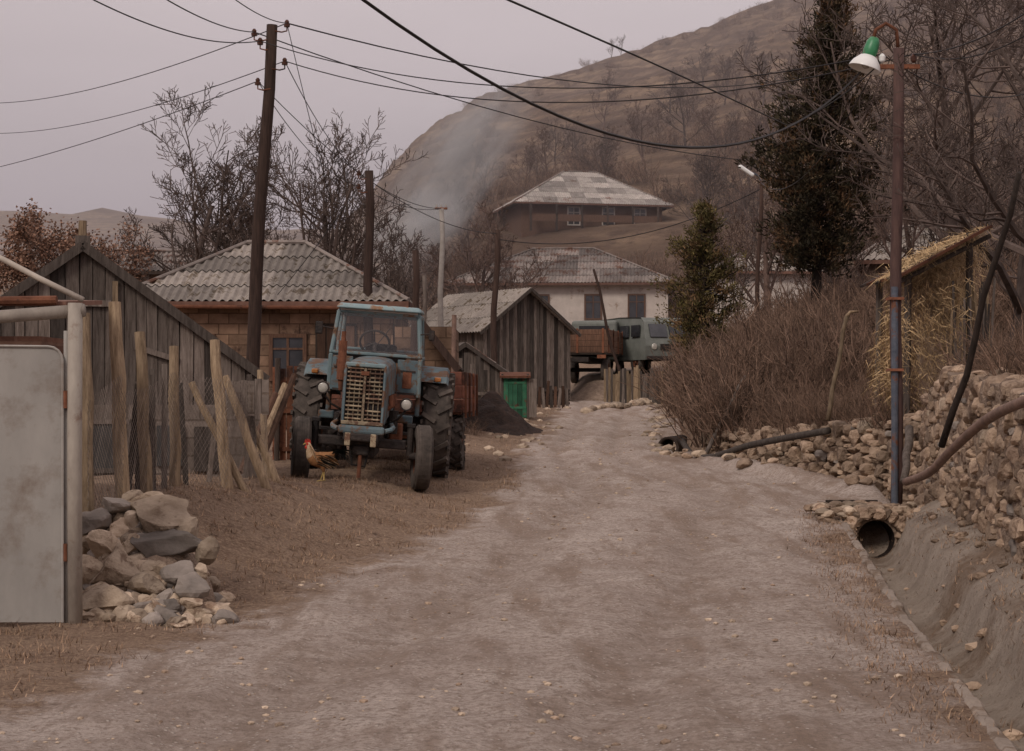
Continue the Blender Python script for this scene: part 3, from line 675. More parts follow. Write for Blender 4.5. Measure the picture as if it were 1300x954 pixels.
def gable_house(name,loc,yaw,W,D,H,RH,wallm,roofm,planks=True,ov=.2,corru=True,base=None):
    e=empty(name,loc,(0,0,yaw)); w=MB(); r=MB()
    w.box((0,D/2,H/2-.5),(W-.06,D-.06,H+1),wood_dark if planks else wallm,tint=.3)
    for yy in(.05,D-.05): w.add([(-W/2+.03,yy,H),(W/2-.03,yy,H),(0,yy,H+RH-.04)],[(0,1,2)],wood_dark if planks else wallm,.3)
    if planks:
        x=-W/2
        while x<W/2-.02:
            pw=random.uniform(.1,.17); xc=x+pw/2; zt=H+RH*(1-abs(xc)/(W/2))-random.uniform(.02,.07); zb=(base or -.5)+random.uniform(-.03,.03)
            if zt-zb>.05: w.box((xc,-.0+random.uniform(-.012,.012),(zt+zb)/2),(pw*.94,.03,zt-zb),wallm,R=Matrix.Rotation(random.uniform(-.01,.01),3,'Y'))
            x+=pw
        for s in(-1,1):
            y=.02
            while y<D:
                pw=random.uniform(.12,.2); w.box((s*(W/2),y+pw/2,(H+(base or -.5))/2),(.03,pw*.94,H-(base or -.5)),wallm); y+=pw
    w.obj('walls',e)
    for s in(-1,1):
        A=V((s*(W/2+ov),-ov,H-RH*ov/(W/2))); B=V((A.x,D+ov,A.z)); U=V((-s*(W/2+ov),0,RH*(1+ov/(W/2))))
        if s<0: A,B=B,A
        if corru: corr(r,A,B,U,0,1,roofm,rows=3)
        else:
            n=int(D/.16)+1; dv=(B-A)/n
            for k in range(n):
                h0=V((0,0,random.uniform(0,.015))); q=A+dv*k; q2=A+dv*(k+.93); r.add([q+h0,q2+h0,q2+U+h0,q+U+h0,q-V((0,0,.02)),q2-V((0,0,.02)),q2+U-V((0,0,.02)),q+U-V((0,0,.02))],[(0,1,2,3),(4,7,6,5),(0,4,5,1),(0,3,7,4),(1,5,6,2)],roofm)
            lo=V((0,0,-.03)); r.add([A+lo,B+lo,B+U+lo,A+U+lo],[(0,1,2,3)],wood_dark,.2)
        yy=-ov-.01; a0=V((s*(W/2+ov),yy,H-RH*ov/(W/2)-.05)); a1=V((0,yy,H+RH-.05)); mid=(a0+a1)/2; ln=(a1-a0).length; an=math.atan2(a1.z-a0.z,(a1.x-a0.x))
        r.box(mid,(ln,.035,.1),wood_old,R=Matrix.Rotation(-an,3,'Y'),tint=.2)
    r.obj('roof',e); return e
d=19.2; shed=gable_house('plank_shed',(X(105,d),d,0.3),.26,3.9,2.6,Z(470,d)-.3-.0,Z(305,d)-Z(468,d),wood_old,wood_old,ov=.08,corru=False,base=1.15)
m=MB(); m.box((0,-.02,.55),(3.9,.12,1.25),greyblock,tint=.5)
m.box((.25,-.1,.72),(.42,.04,.5),dustglass); m.box((.25,-.12,.99),(.5,.04,.05),wood_old); m.box((.25,-.12,.45),(.5,.04,.05),wood_old); m.box((0.02,-.12,.72),(.05,.04,.5),wood_old); m.box((.5,-.12,.72),(.05,.04,.5),wood_old)
m.box((.95,-.1,.72),(.3,.04,.45),dustglass); m.box((1.35,-.1,.68),(.28,.03,.5),wood_old); m.obj('block_base',shed)
m=MB(); m.tube([V((0,.05,2.9)),V((0,.05,3.22))],.045,8,wood_pale); m.box((0,.05,3.0),(.16,.16,.1),wood_old); 
m.box((.35,-.035,2.0),(.06,.03,1.1),wood_pale,tint=.3); m.box((-.35,-.035,2.3),(1.3,.03,.07),wood_old,tint=.9); m.box((.8,-.04,1.75),(.5,.03,.06),wood_old,R=Matrix.Rotation(.3,3,'Y'),tint=.8); m.obj('post_and_battens',shed)
d=36; pl=138; gx=(X(pl,d)+X(520,d))/2; W=X(520,d)-X(pl,d)-.7
hz=.85
h=hip_house('stone_house',(gx,d,hz),0,W,5.2,Z(384,d)-hz,Z(310,38.6)-Z(384,36),1.3,blockm,asb,wins=[((.6,0,1.5),.7,.9,'f'),((-1.3,0,1.5),.7,.9,'f')],ov=.35,wf=wood_brown)
m=MB(); m.tube([V((-W/2-.3,-.42,2.55)),V((W/2+.35,-.42,2.5))],.04,8,rust); m.box((1.6,-.03,1.2),(.85,.05,2.0),wood_dark)
for k in range(4): m.box((1.3+k*.2,-.06,1.2),(.17,.03,1.9),wood_brown)
m.obj('gutter_and_door',h)
d=33.5; an=empty('lean_to_annex',(X(545,d),d,.7)); m=MB(); m.box((-.1,1.6,1.0),(1.15,3,2.4),blockm,tint=.4); m.obj('walls',an)
m=MB(); c=V((0.1,1.4,Z(432,d)-.7)); m.box(c,(1.45,3.8,.07),wood_dark,R=Matrix.Rotation(math.radians(52),3,'Y')); m.box(c+V((.02,-1.93,.0)),(1.5,.05,.14),wood_pole,R=Matrix.Rotation(math.radians(52),3,'Y')); m.tube([V((.5,-.5,2.4)),V((.48,-.5,1.5)),V((.5,-.5,0))],.045,8,hose); m.obj('roof',an)
gable_house('board_shed',(X(590,46),46,.9),.25,2.2,2.5,1.3,.75,wood_old,asb_d,ov=.12)
m=MB(); dd=44
for i,(px,t) in enumerate([(578,440),(584,455),(592,448),(600,462),(607,452),(616,470)]): m.box((X(px,dd),dd,(Z(t,dd)+.8)/2),(.12,.04,Z(t,dd)-.8),wood_old)
m.box((X(597,dd),dd-.05,1.6),(.95,.04,.08),wood_old); m.obj('board_fence')
d=62; hip_house('village_house',(X(190,d),d,1.5),.15,5.2,5,Z(345,d)-1.5,.9,3,plaster_b,asb_d,fascia=wood_dark)
d=57; gable_house('wooden_barn',(X(668,d),d,1.3),math.radians(34),3.4,4.6,Z(415,d)-1.3,Z(366,d)-Z(415,d),wood_old,asb,ov=.3)
d=86; zb=G(X(720,d),d); wy=Z(390,d)-zb; hip_house('white_house',(X(712,d),d,zb),-.06,10.6,8.5,Z(360,d)-zb,Z(316,90)-Z(360,d),3.2,plaster,asb_d,wins=[((3.75,0,wy),.8,1.2,'f'),((1.6,0,wy),.8,1.2,'f'),((-1,0,wy),.8,1.2,'f'),((-3.4,0,wy),.8,1.2,'f')],ov=.5,rows=5,wf=wood_brown)
d=126; zb=G(X(745,d),d)-.5; hh=hip_house('hillside_house',(X(752,d),d,zb),.22,10.6,7,Z(260,d)-zb,Z(213,d)-Z(262,d),2.5,wood_brown,asb_p,wins=[((3.6,0,Z(275,d)-zb),.9,1.3,'f'),((1.2,0,Z(275,d)-zb),.9,1.3,'f'),((-1.4,0,Z(275,d)-zb),.9,1.3,'f')],ov=.7,fascia=rust_roof,rows=6)
m=MB(); Hh=Z(262,d)-zb
for i in range(6): m.box((-4.8+i*1.9,-.9,Hh/2),(.14,.14,Hh),wood_dark)
m.box((0,-.9,Hh*.5),(9.6,.08,.5),wood_brown); m.obj('veranda',hh)
d=50; zb=G(12,50); hip_house('grey_roof_house',(X(1175,d),d,zb),-.25,3.4,4,Z(330,d)-zb,Z(281,d)-Z(330,d),1.4,plaster_b,asb,ov=.3)
d=74; zb=G(X(975,d),d); hip_house('village_house',(X(975,d),d,zb),.1,4.2,4,Z(345,d)-zb,.9,1.6,plaster,asb,wins=[((0.6,0,1.4),.8,1,'f')])
d=13.6; m0=empty('brick_store',(X(20,d),d,0)); m=MB(); m.box((-.75,.4,1.05),(1.9,.8,2.0),brickm,tint=.5); m.obj('walls',m0); m=MB(); m.box((-.62,.35,Z(382,d)),(2.15,1.2,.035),rust_roof,R=Matrix.Rotation(.06,3,'X')); m.tube([V((-1.8,-.3,Z(388,d))),V((.4,-.3,Z(384,d)))],.035,8,rust); m.obj('roof',m0)
# hay shed
d=23; hs_=empty('hay_shed',(X(1190,d),d,0)); zb=G(X(1190,d),d); m=MB()
for px,t in((1150,350),(1228,300)):
    for y in(0,1.8): m.tube([V((X(px,d)-X(1190,d),y,zb-.3)),V((X(px,d)-X(1190,d)+.03,y,Z(t,d)+.05))],.05,7,wood_old)
sl=(Z(292,d)-Z(352,d))/(X(1240,d)-X(1130,d))
for i in range(8):
    m.box((.0,-.35+i*.33,Z(322,d)+random.uniform(-.02,.02)),(1.35+random.uniform(-.1,.15),.29,.035),wood_dark if i%3 else rust,R=Matrix.Rotation(-math.atan(sl),3,'Y'))
m.tube([V((-.62,-.3,Z(362,d))),V((.62,-.3,Z(302,d)))],.035,6,wood_old)
m.obj('frame_and_roof',hs_)
m=MB()
for i in range(26):
    x=.12+random.random()*.55; m.box((x,-.12+random.uniform(-.05,.05),zb+.9),(.03,.02,random.uniform(1.3,2.1)),wood_pale if i%3==0 else wood_old,R=Matrix.Rotation(random.uniform(-.06,.06),3,'Y'))
m.obj('lattice',hs_)
m=MB(); zt=Z(345,d)
for i in range(12000):
    u=random.random(); v=random.random()**.8; cx_=-.5+1.0*u; cy_=.1+1.4*random.random()-.3*math.sin(v*3); cz_=zb+.1+(zt-zb+.1+.45*u)*v
    cx_+=-.15*math.sin(v*5)+.05*random.gauss(0,1); p=V((cx_,cy_,cz_)); a=V((random.gauss(0,.7),random.gauss(0,.7)-.3,-1.0+random.gauss(0,.5))).normalized()*random.uniform(.1,.28); w=a.orthogonal().normalized()*.006
    m.add([p-w,p+w,p+a],[(0,1,2)],strawm,random.random())
for i in range(1800):
    u=random.random(); cx_=-.6+1.2*u; p=V((cx_,random.uniform(-.35,1.2),Z(322,d)+.04+(cx_)*sl)); a=V((random.gauss(0,.6),random.gauss(0,.6)-.6,-.9+random.gauss(0,.6))).normalized()*random.uniform(.1,.3); w=a.orthogonal().normalized()*.006
    m.add([p-w,p+w,p+a],[(0,1,2)],strawm,random.random())
rock(m,(.0,.7,(zb+zt)/2),(1.0,1.1,zt-zb+.2),mortar,3)
m.obj('straw',hs_)
# ------------------------------------------------------------------ poles and wires
def pole(name,px1,py1,d,px0,r0,r1,mat=wood_pole,zbase=None,d1=None):
    x0=X(px0,d); b=G(x0,d)-.3 if zbase is None else zbase; d1=d1 or d; e=empty(name,(x0,d,b)); top=V((X(px1,d1),d1,Z(py1,d1)))-V((x0,d,b)); m=MB()
    n=7; pts=[top*(k/n)+V((.02*math.sin(k*1.3),.02*math.cos(k*2.1),0))*(d/25) for k in range(n+1)]
    m.tube(pts,[r0+(r1-r0)*k/n for k in range(n+1)],10,mat); m.obj('shaft',e,smooth=True); return e,top
e1,t1=pole('utility_pole',345,32,27,312,.115,.085)
def insul(e,p,sgn,m):
    q=p+V((sgn*.2,0,.0)); m.tube([p,p+V((sgn*.12,0,-.02)),q,q+V((0,0,.08))],.012,6,rust)
    m.lathe(q+V((0,0,.06)),[(0,.02),(0,.045),(.04,.05),(.05,.03),(.08,.038),(.11,.02),(.115,0)],12,porcel,axis='z')
    return e.location+q+V((0,0,.12))
m=MB(); base=[V(t1)*k for k in(.985,.945,.90,.855)]
A1=[]
for i,b in enumerate(base): A1.append(insul(e1,b+V((.05,-.06,0)),1 if i%2==0 else -1,m))
A1.append(insul(e1,V(t1)*.965+V((-.05,-.06,0)),-1,m)); m.obj('insulators',e1)
e2,t2=pole('utility_pole',468,217,36,469,.11,.09); m=MB(); P2=insul(e2,V(t2)*.97+V((0,-.06,0)),-1,m); P2b=insul(e2,V(t2)*.92+V((0,-.06,0)),-1,m); m.obj('insulators',e2)
e3,t3=pole('concrete_pole',560,265,55,561,.10,.08,mat=concw); m=MB(); m.box(V(t3)+V((0,0,.0)),(.40,.09,.06),rust); 
for s in(-.15,0,.15): m.lathe(V(t3)+V((s,0,.03)),[(0,.02),(0,.035),(.05,.03),(.09,.015),(.1,0)],8,concw,axis='z')
m.obj('crossarm',e3)
e4,t4=pole('utility_pole',631,292,48,625,.1,.08)
pole('wooden_post',527,318,31,527,.07,.06,mat=wood_pole); pole('wooden_post',538,350,33,538,.05,.04,mat=wood_old)
pole('leaning_pole',753,342,59,797,.06,.045,mat=wood_pole)
e5,t5=pole('lamp_pole',966,230,44,960,.065,.05,mat=wood_pole); m=MB(); m.tube([V(t5),V(t5)+V((-.1,0,.15)),V(t5)+V((-.2,0,.2))],.025,6,lampblue); m.rbox(V(t5)+V((-.38,-.05,.25)),(.46,.15,.10),white_e,.04,R=Matrix.Rotation(.6,3,'Y')); m.obj('lamp_head',e5)
def stick(name,a,b,d0,d1,r0,r1,mat,hook=False,wob=.03,smooth=True):
    p=V((X(a[0],d0),d0,Z(a[1],d0))); q=V((X(b[0],d1),d1,Z(b[1],d1))); m=MB(); n=7
    pts=[p.lerp(q,k/n)+V((wob*math.sin(k*1.7+a[0]),0,wob*math.cos(k*1.1))) for k in range(n+1)]
    m.tube(pts,[r0+(r1-r0)*k/n for k in range(n+1)],9,mat)
    if hook: m.tube([pts[-1],pts[-1]+V((.05,0,.06)),pts[-1]+V((.16,0,.07))],[r1,r1*.8,r1*.5],7,mat)
    return m.obj(name,smooth=smooth)
stick('leaning_post',(1050,535),(1075,402),24,24.3,.035,.03,wood_pale,True,wob=.012)
stick('leaning_post',(893,582),(946,478),29,29.5,.04,.03,wood_old,wob=.01)
stick('leaning_log',(1198,570),(1295,220),15.8,14.6,.033,.024,wood_dark,wob=.022)
stick('leaning_log',(1155,545),(1148,612),19.4,18.6,.05,.04,wood_old,wob=.01)
def sm_tube(name,pp,r,mat,sub=5):
    P=[V((X(a,d),d,Z(b,d))) for a,b,d in pp]; pts=[]
    for i in range(len(P)-1):
        p0=P[max(0,i-1)];p1=P[i];p2=P[i+1];p3=P[min(len(P)-1,i+2)]
        for k in range(sub):
            t=k/sub; pts.append(.5*((2*p1)+(p2-p0)*t+(2*p0-5*p1+4*p2-p3)*t*t+(3*p1-p0-3*p2+p3)*t**3))
    pts.append(P[-1]); m=MB(); m.tube(pts,r,12,mat); return m.obj(name,smooth=True)
sm_tube('water_pipe',[(1420,500,11.5),(1340,500,12.4),(1295,512,13.1),(1250,535,14.4),(1210,570,15.6),(1180,600,16.8),(1150,612,17.8)],.042,hose)
sm_tube('irrigation_pipe',[(1052,547,24.1),(1000,556,25.0),(950,566,26.2),(905,580,27.8),(880,578,29.0),(866,560,30.2)],.05,wood_old)
d=20; e6,t6=pole('street_lamp',1140,62,d,1137,.07,.062,mat=lampred)
e6l=e6.location.copy()
m=MB(); m.tube([V((-.03,-.09,.0)),V((-.03,-.09,Z(365,d)-e6l.z))],.04,10,lampblue)
m.box((-.02,-.05,Z(380,d)-e6l.z),(.17,.2,.03),rust); m.box((-.02,-.05,Z(470,d)-e6l.z),(.16,.2,.03),rust); m.obj('steel_stub',e6)
def L6(px,py,dd=20): return V((X(px,dd),dd,Z(py,dd)))-e6l
m=MB(); m.tube([L6(1140,60),L6(1138,38),L6(1125,30),L6(1112,38),L6(1108,52)],.022,8,rust)
hc=L6(1106,62); R=Matrix.Rotation(math.radians(18),3,'Y')
m.lathe(hc,[(.13,0),(.13,.05),(.08,.075),(-.02,.085),(-.1,.075),(-.12,.06)],16,green_e,axis='z',R=R)
sc_=hc+R@V((0,0,-.12))
m.lathe(sc_,[(.04,.06),(.02,.1),(-.05,.16),(-.12,.19),(-.13,.19),(-.12,.175),(-.05,.14),(.0,.08),(.03,.03)],24,white_e,axis='z',R=R)
m.lathe(sc_,[(.0,.04),(-.04,.055),(-.1,.045),(-.13,0)],12,lens,axis='z',R=R)
m.obj('lamp_head',e6,smooth=True)
m=MB(); m.box(L6(1140,85),(.5,.05,.05),rust)
A6=[]
for px in(1120,1160): 
    b=L6(px,80); m.lathe(b,[(0,.015),(.02,.035),(.07,.04),(.1,.02),(.11,0)],10,white_e if px<1140 else porcel,axis='z'); A6.append(e6l+b+V((0,0,.1)))
m.obj('insulators',e6)
wr=MB()
def wire(a,b,sag,r=.009,n=26):
    a,b=V(a),V(b); wr.tube([a.lerp(b,k/n)-V((0,0,4*sag*(k/n)*(1-k/n))) for k in range(n+1)],r,4,wirem,caps=False,tint=.5)
def WP(px,py,d): return V((X(px,d),d,Z(py,d)))
wire(WP(395,-50,9),WP(1092,92,20),.92,.012)
wire(WP(540,-45,9),WP(1000,160,19.9),-.02,.008); wire(WP(1000,160,19.9),WP(1120,78,20),.08,.007)
wire(A1[0],WP(1130,60,60),1.2,.012); wire(A1[1],A6[0],.55,.008); wire(A1[2],A6[1],.6,.008); wire(A1[3],e3.location+V(t3),.5,.010)
wire(A1[4],WP(1300,165,60),1.6,.010)
wire(WP(20,-55,14),A1[1],.25,.008); wire(WP(150,-40,14),A1[4],.12,.008); wire(WP(250,-40,14),A1[0],.1,.007)
wire(WP(-60,128,60),A1[0],.5,.009); wire(WP(-60,165,60),A1[2],.5,.008); wire(WP(-60,225,45),A1[3],.15,.008)
wire(A1[2],P2,.2,.008); wire(A1[3],P2b,.3,.008); wire(A1[0],e1.location+V(t1)*.6+V((.9,1.8,.2)),.05,.006)
wire(P2,e4.location+V(t4)*.98,.3,.010); wire(P2b,e3.location+V(t3),.2,.009); wire(P2b,WP(330,400,36),.1,.008)
wire(A6[1],WP(1400,-60,14),.2,.008); wire(A6[0],WP(1330,110,24),.3,.008); wire(A6[0],WP(966,232,44),.7,.010); wire(A6[1],WP(1310,40,18),.15,.007)
wire(WP(966,240,44),e4.location+V(t4)*.95,.6,.012)
wr.obj('overhead_wires')
# ------------------------------------------------------------------ gate & fence
d=11.9; g=empty('metal_gate',(X(90,d),d,0)); m=MB(); x1=X(80,d)-X(90,d)
zt=Z(440,d); pts=[(x1-1.9,.03),(x1,.03),(x1,zt-.1)]+[(x1-.1+.1*math.cos(a),zt-.1+.1*math.sin(a)) for a in [math.pi/8*k for k in range(1,5)]]+[(x1-1.9,zt+.02)]
nP=len(pts); m.add([(x,0,z) for x,z in pts]+[(x,.012,z) for x,z in pts],[tuple(range(nP)),tuple(range(nP,2*nP))[::-1]]+[(i,(i+1)%nP,(i+1)%nP+nP,i+nP) for i in range(nP)],gatepaint,.5)
m.tube([V((x,-.008,z)) for x,z in pts[1:]],.009,6,gatepaint,tint=.7)
for z in(.45,1.5): m.tube([V((x1+.02,-.01,z)),V((x1+.02,-.01,z+.12))],.016,8,rust)
m.obj('panel',g)
m=MB(); m.tube([V((.03,0,-.2)),V((.025,0,1.1)),V((.03,0,Z(385,d)))],.05,14,pipepaint,tint=.6); m.tube([V((-.035,.03,-.2)),V((-.04,.03,Z(420,d)))],.018,8,gatepaint,tint=.7)
m.tube([V((.09,.02,Z(394,d))),V((-.9,.02,Z(408,d))),V((-1.9,.02,Z(425,d)))],.045,12,pipepaint); m.tube([V((.06,.1,Z(380,d))),V((-.25,.1,Z(352,d))),V((-.6,.1,Z(318,d))),V((-1.4,.1,Z(240,d)))],.02,8,pipepaint); m.obj('pipe_frame',g,smooth=True)
fe=empty('wire_mesh_fence'); m=MB()
FP=[((108,398),(113,13.4),.05),((146,384),(157,14.5),.062),((178,422),(187,15.2),.055),((220,440),(223,16),.052),((272,432),(290,16.9),.058),((242,486),(322,17.0),.04),((286,478),(345,17.6),.048),((300,495),(362,18.2),.04),((330,470),(340,18.8),.04)]
base=[]
for (a,(bx,dd),r) in FP:
    x=X(bx,dd); z=G(x,dd)-.15; p=V((x,dd,z)); q=V((X(a[0],dd+.1),dd+.1,Z(a[1],dd+.1))); pts=[p.lerp(q,k/6)+V((.008*math.sin(k*2+bx),.008*math.cos(k*3),0)) for k in range(7)]
    m.tube(pts,[r*1.05,r,r*1.02,r*.95,r*.98,r*.9,r*.85],9,wood_pale,tint=random.uniform(.3,1))
    if abs(a[0]-bx)<25: base.append((x,dd,z))
for k in range(16):
    dd=15+random.random()*3.2; bx=118+(dd-14)*52+random.uniform(-8,8); x=X(bx,dd+.25); z=G(x,dd+.25); hgt=random.uniform(.6,1.15); m.box((x,dd+.25,z+hgt/2),(.05,.02,hgt),wood_old,R=Matrix.Rotation(random.uniform(-.12,.12),3,'Y'))
m.obj('posts',fe)
m=MB()
def mesh_span(a,b,h):
    a,b=V(a),V(b); Ln=(b-a).length; s=.065; n=int((Ln+h)/s)
    for k in range(n):
        for sg in(0,1):
            u0=k*s
            if sg==0: p0=(u0,0) if u0<=Ln else (Ln,u0-Ln); p1=(u0-h,h) if u0>=h else (0,u0)
            else: p0=(Ln-u0,0) if u0<=Ln else (0,u0-Ln); p1=(Ln-u0+h,h) if u0>=h else (Ln,u0)
            f=lambda q: a.lerp(b,q[0]/Ln)+V((0,-.05,q[1]+.15))
            m.tube([f(p0),f(p1)],.0016,3,meshm,caps=False)
for i in range(len(base)-1): mesh_span(base[i],base[i+1],1.05 if i else 1.2)
m.obj('chain_link',fe)
m=MB(); dd=17.9
for i in range(6): m.box((X(292+i*9,dd),dd,Z(505,dd)+random.uniform(-.02,.02)),(.07,.03,.36),greyblock if i%2 else wood_old,tint=.8)
m.obj('grey_board_panel')
m=MB(); dd=25
for i in range(5): m.box((X(350+i*9,dd),dd,(Z(468+random.uniform(-6,8),dd)+G(X(350,dd),dd))/2),(.085,.03,1.35),rust)
m.box((X(368,dd),dd-.03,1.35),(.5,.03,.06),rust); m.box((X(368,dd),dd-.03,.8),(.5,.03,.06),rust)
m.tube([V((X(352,dd),dd-.1,.2)),V((X(354,dd),dd-.1,Z(455,dd)))],.04,8,wood_dark); m.obj('rusty_iron_gate')
m=MB(); dd=18.6
for i in range(3):
    a=WP(305+i*14,600-i*8,dd+i*.5); b=WP(350+i*12,500-i*12,dd+.6+i*.5); m.tube([a,b],.035,7,wood_pale if i%2 else wood_brown)
m.obj('stacked_poles')
def mound(name,x0,x1,y0,y1,h,mat):
    m=MB(); n=34; vs=[];fs=[]
    for j in range(n+1):
        for i in range(n+1):
            u=i/n*2-1; v=j/n*2-1; x=(x0+x1)/2+u*(x1-x0)/2; y=(y0+y1)/2+v*(y1-y0)/2; r=math.sqrt(u*u+v*v); z=G(x,y)-.05+h*(math.cos(math.pi*min(1,r))*.5+.5)*(1+.4*noise.noise(V((x*2,y*2,0))))+.10*noise.noise(V((x*4,y*4,1)))*(r<.9)
            vs.append((x,y,z))
    for j in range(n):
        for i in range(n): a=j*(n+1)+i; fs.append((a,a+1,a+n+2,a+n+1))
    m.add(vs,fs,mat,.5); return m.obj(name,smooth=True)
mound('manure_heap',X(555,37),X(698,37),35,40,.66,soil_shadem)
d=43; x=X(654,d); z=G(x,d); pv=empty('green_privy',(x,d,z)); pv.scale=(.85,.85,.95); m=MB()
for i in range(5): m.box((-.27+i*.135,-.31,.5),(.125,.025,1.02),greenp)
m.box((0,.05,.5),(.72,.68,1.0),wood_dark); m.box((0,-.33,.9),(.62,.02,.06),greenp,tint=.9); m.box((0,-.33,.25),(.62,.02,.06),greenp,tint=.9)
for s in(-1,1): m.box((s*.37,-.3,.55),(.06,.06,1.15),wood_old)
m.box((0,0,1.1),(.9,.95,.05),rust,R=Matrix.Rotation(.12,3,'X')); m.box((.5,-.3,.5),(.25,.04,1.0),wood_old); m.obj('cabin',pv)
m=MB()
for i in range(12):
    px=665+i*5; dd=52; x=X(px,dd); m.box((x,dd,1.2+random.uniform(.1,.3)),(.09,.03,random.uniform(.6,1.0)),wood_old if i%2 else wood_brown,R=Matrix.Rotation(random.uniform(-.1,.1),3,'Y'))
for k in range(5): m.tube([V((X(672,53),53,1.25+k*.1)),V((X(722,55),55,1.3+k*.1))],.05,7,wood_dark)
m.obj('log_pile')
m=MB()
for i in range(36):
    dd=57-i*.08; px=768+i*2.9; x=X(px,dd); hgt=1.05+.1*math.sin(i)+random.uniform(-.05,.08); m.box((x,dd,G(x,dd)+hgt/2),(.075,.025,hgt),wood_pale if random.random()<.4 else wood_old,R=Matrix.Rotation(random.uniform(-.04,.04),3,'Y'))
m.obj('picket_fence')
m=MB()
for i in range(26):
    dd=50+i*.25; x=X(745+i*3.8,dd); w=random.uniform(.2,.4); rock(m,(x,dd,G(x,dd)+.05),(w,w,w*.7),st_b,2)
m.obj('roadside_boulders')
# ------------------------------------------------------------------ wheels
def wheel(mt,mr,c,R_,W_,hub,lugs=0,ribs=False,steer=0,side=1,rimmat=rust):
    Rm=Matrix.Rotation(steer,3,'Z'); h=W_/2; ri=R_*.56
    prof=[(-h*.72,ri),(-h*.95,ri+.03),(-h,R_*.78),(-h*.9,R_*.93),(-h*.7,R_*.975)]
    if ribs:
        for k in range(-2,3): prof+=[(h*.26*k-.018,R_*1.0),(h*.26*k+.018,R_*1.0),(h*.26*k+.024,R_*.97)]
    else: prof+=[(-h*.4,R_*.985),(0,R_*.99),(h*.4,R_*.985)]
    prof+=[(h*.7,R_*.975),(h*.9,R_*.93),(h,R_*.78),(h*.95,ri+.03),(h*.72,ri)]
    mt.lathe(c,prof,40,tyre,R=Rm)
    if lugs:
        for k in range(lugs):
            for s in(-1,1):
                a=2*math.pi*(k+(.5 if s>0 else 0))/lugs
                B=Rm@Matrix.Rotation(a,3,'X'); 
                ctr=V(c)+B@V((s*h*.5,0,R_*.985)); mt.box(ctr,(h*1.05,.055,.06),tyre,R=B@Matrix.Rotation(s*.55,3,'Z'),tint=.75)
                ctr=V(c)+B@V((s*h*.97,-.06,R_*.92)); mt.box(ctr,(.03,.055,.12),tyre,R=B,tint=.75)
    s=side
    mr.lathe(c,[(-h*.72,ri),(-h*.75,ri-.03),(-h*.4,ri-.045),(h*.4,ri-.045),(h*.75,ri-.03),(h*.72,ri)],32,rimmat,R=Rm)
    mr.lathe(c,[(s*h*.15,ri-.045),(s*h*.2,ri*.7),(s*h*.45,ri*.5),(s*h*.5,ri*.28),(s*h*.9,ri*.26),(s*h*.95,ri*.2),(s*h*.97,0)],28,rimmat,R=Rm)
    for k in range(6):
        a=k*math.pi/3; p=V(c)+Rm@V((s*h*.5,math.cos(a)*ri*.4,math.sin(a)*ri*.4)); mr.tube([p,p+Rm@V((s*.03,0,0))],.014,6,engm)
# ------------------------------------------------------------------ tractor
ty0=21.4; tx=X(456,ty0); zl=G(tx-.75,ty0,False); zr_=G(tx+.75,ty0,False); zb_=G(tx,ty0+2.3,False); zf=(zl+zr_)/2-.02
T=empty('tractor',(tx,ty0,zf),(math.atan2(zb_-zf,2.37)*.5,math.atan2(zr_-zl,1.5)*-1*.7,math.radians(1.0)))
T.scale=(.98,1,.985)
wt=MB();wm=MB()
wheel(wt,wm,(-.76,0,.41),.41,.22,.1,ribs=True,steer=.14,side=-1); wheel(wt,wm,(.76,-.02,.41),.41,.22,.1,ribs=True,steer=.14,side=1)
wheel(wt,wm,(-.90,2.37,.72),.72,.40,.1,lugs=18,side=-1); wheel(wt,wm,(.86,2.37,.72),.72,.40,.1,lugs=18,side=1)
wt.obj('tyres',T,smooth=False); wm.obj('rims',T,smooth=True)
b=MB()
sec=[(-.30,.255,1.50,.80),(-.22,.275,1.55,.80),(.2,.28,1.58,.86),(.9,.285,1.60,.9),(1.45,.29,1.61,.95)]
vs_=[];fs2=[];NP=12
for (y,hw,zt,zbm) in sec:
    ring=[(-hw,zbm),(-hw,zt-.12),(-hw+.02,zt-.06),(-hw+.07,zt-.015),(-hw*.4,zt+.008),(0,zt+.012),(hw*.4,zt+.008),(hw-.07,zt-.015),(hw-.02,zt-.06),(hw,zt-.12),(hw,zbm),(0,zbm)]
    vs_+=[(x,y,z) for x,z in ring]
for i in range(len(sec)-1):
    for k in range(NP): fs2.append((i*NP+k,i*NP+(k+1)%NP,(i+1)*NP+(k+1)%NP,(i+1)*NP+k))
fs2.append(tuple((len(sec)-1)*NP+k for k in range(NP)))
b.add(vs_,fs2,tblue,.45)
b.obj('hood',T,smooth=False)
g_=MB()
g_.box((0,-.27,1.15),(.46,.03,.66),engm)
for s in(-1,1): g_.rbox((s*.243,-.31,1.155),(.03,.05,.74),tblue,.01,tint=.6)
g_.rbox((0,-.31,1.52),(.50,.05,.05),tblue2,.012,tint=.7); g_.rbox((0,-.31,.80),(.52,.06,.05),tgril,.012)
g_.box((0,-.315,1.155),(.03,.03,.66),tgril)
for sx_ in(-1,1):
    for i in range(13):
        if (sx_,i) in((1,3),): continue
        g_.rbox((sx_*.122,-.305+random.uniform(-.006,.006),.85+i*.052+random.uniform(-.003,.003)),(.205,.022,.022),tgril,.006,R=Matrix.Rotation(random.uniform(-.03,.03),3,'Y'),seg=1)
    for k in range(3): g_.box((sx_*(.06+.062*k),-.298,1.155),(.012,.02,.66),tgril,tint=.2)
g_.box((0,-.335,1.42),(.1,.012,.05),rust)
g_.obj('grille',T)
fx=MB()
fx.rbox((0,-.36,.72),(.58,.10,.10),tblue,.03,tint=.5); fx.rbox((0,-.34,.63),(.44,.14,.10),engm,.02)
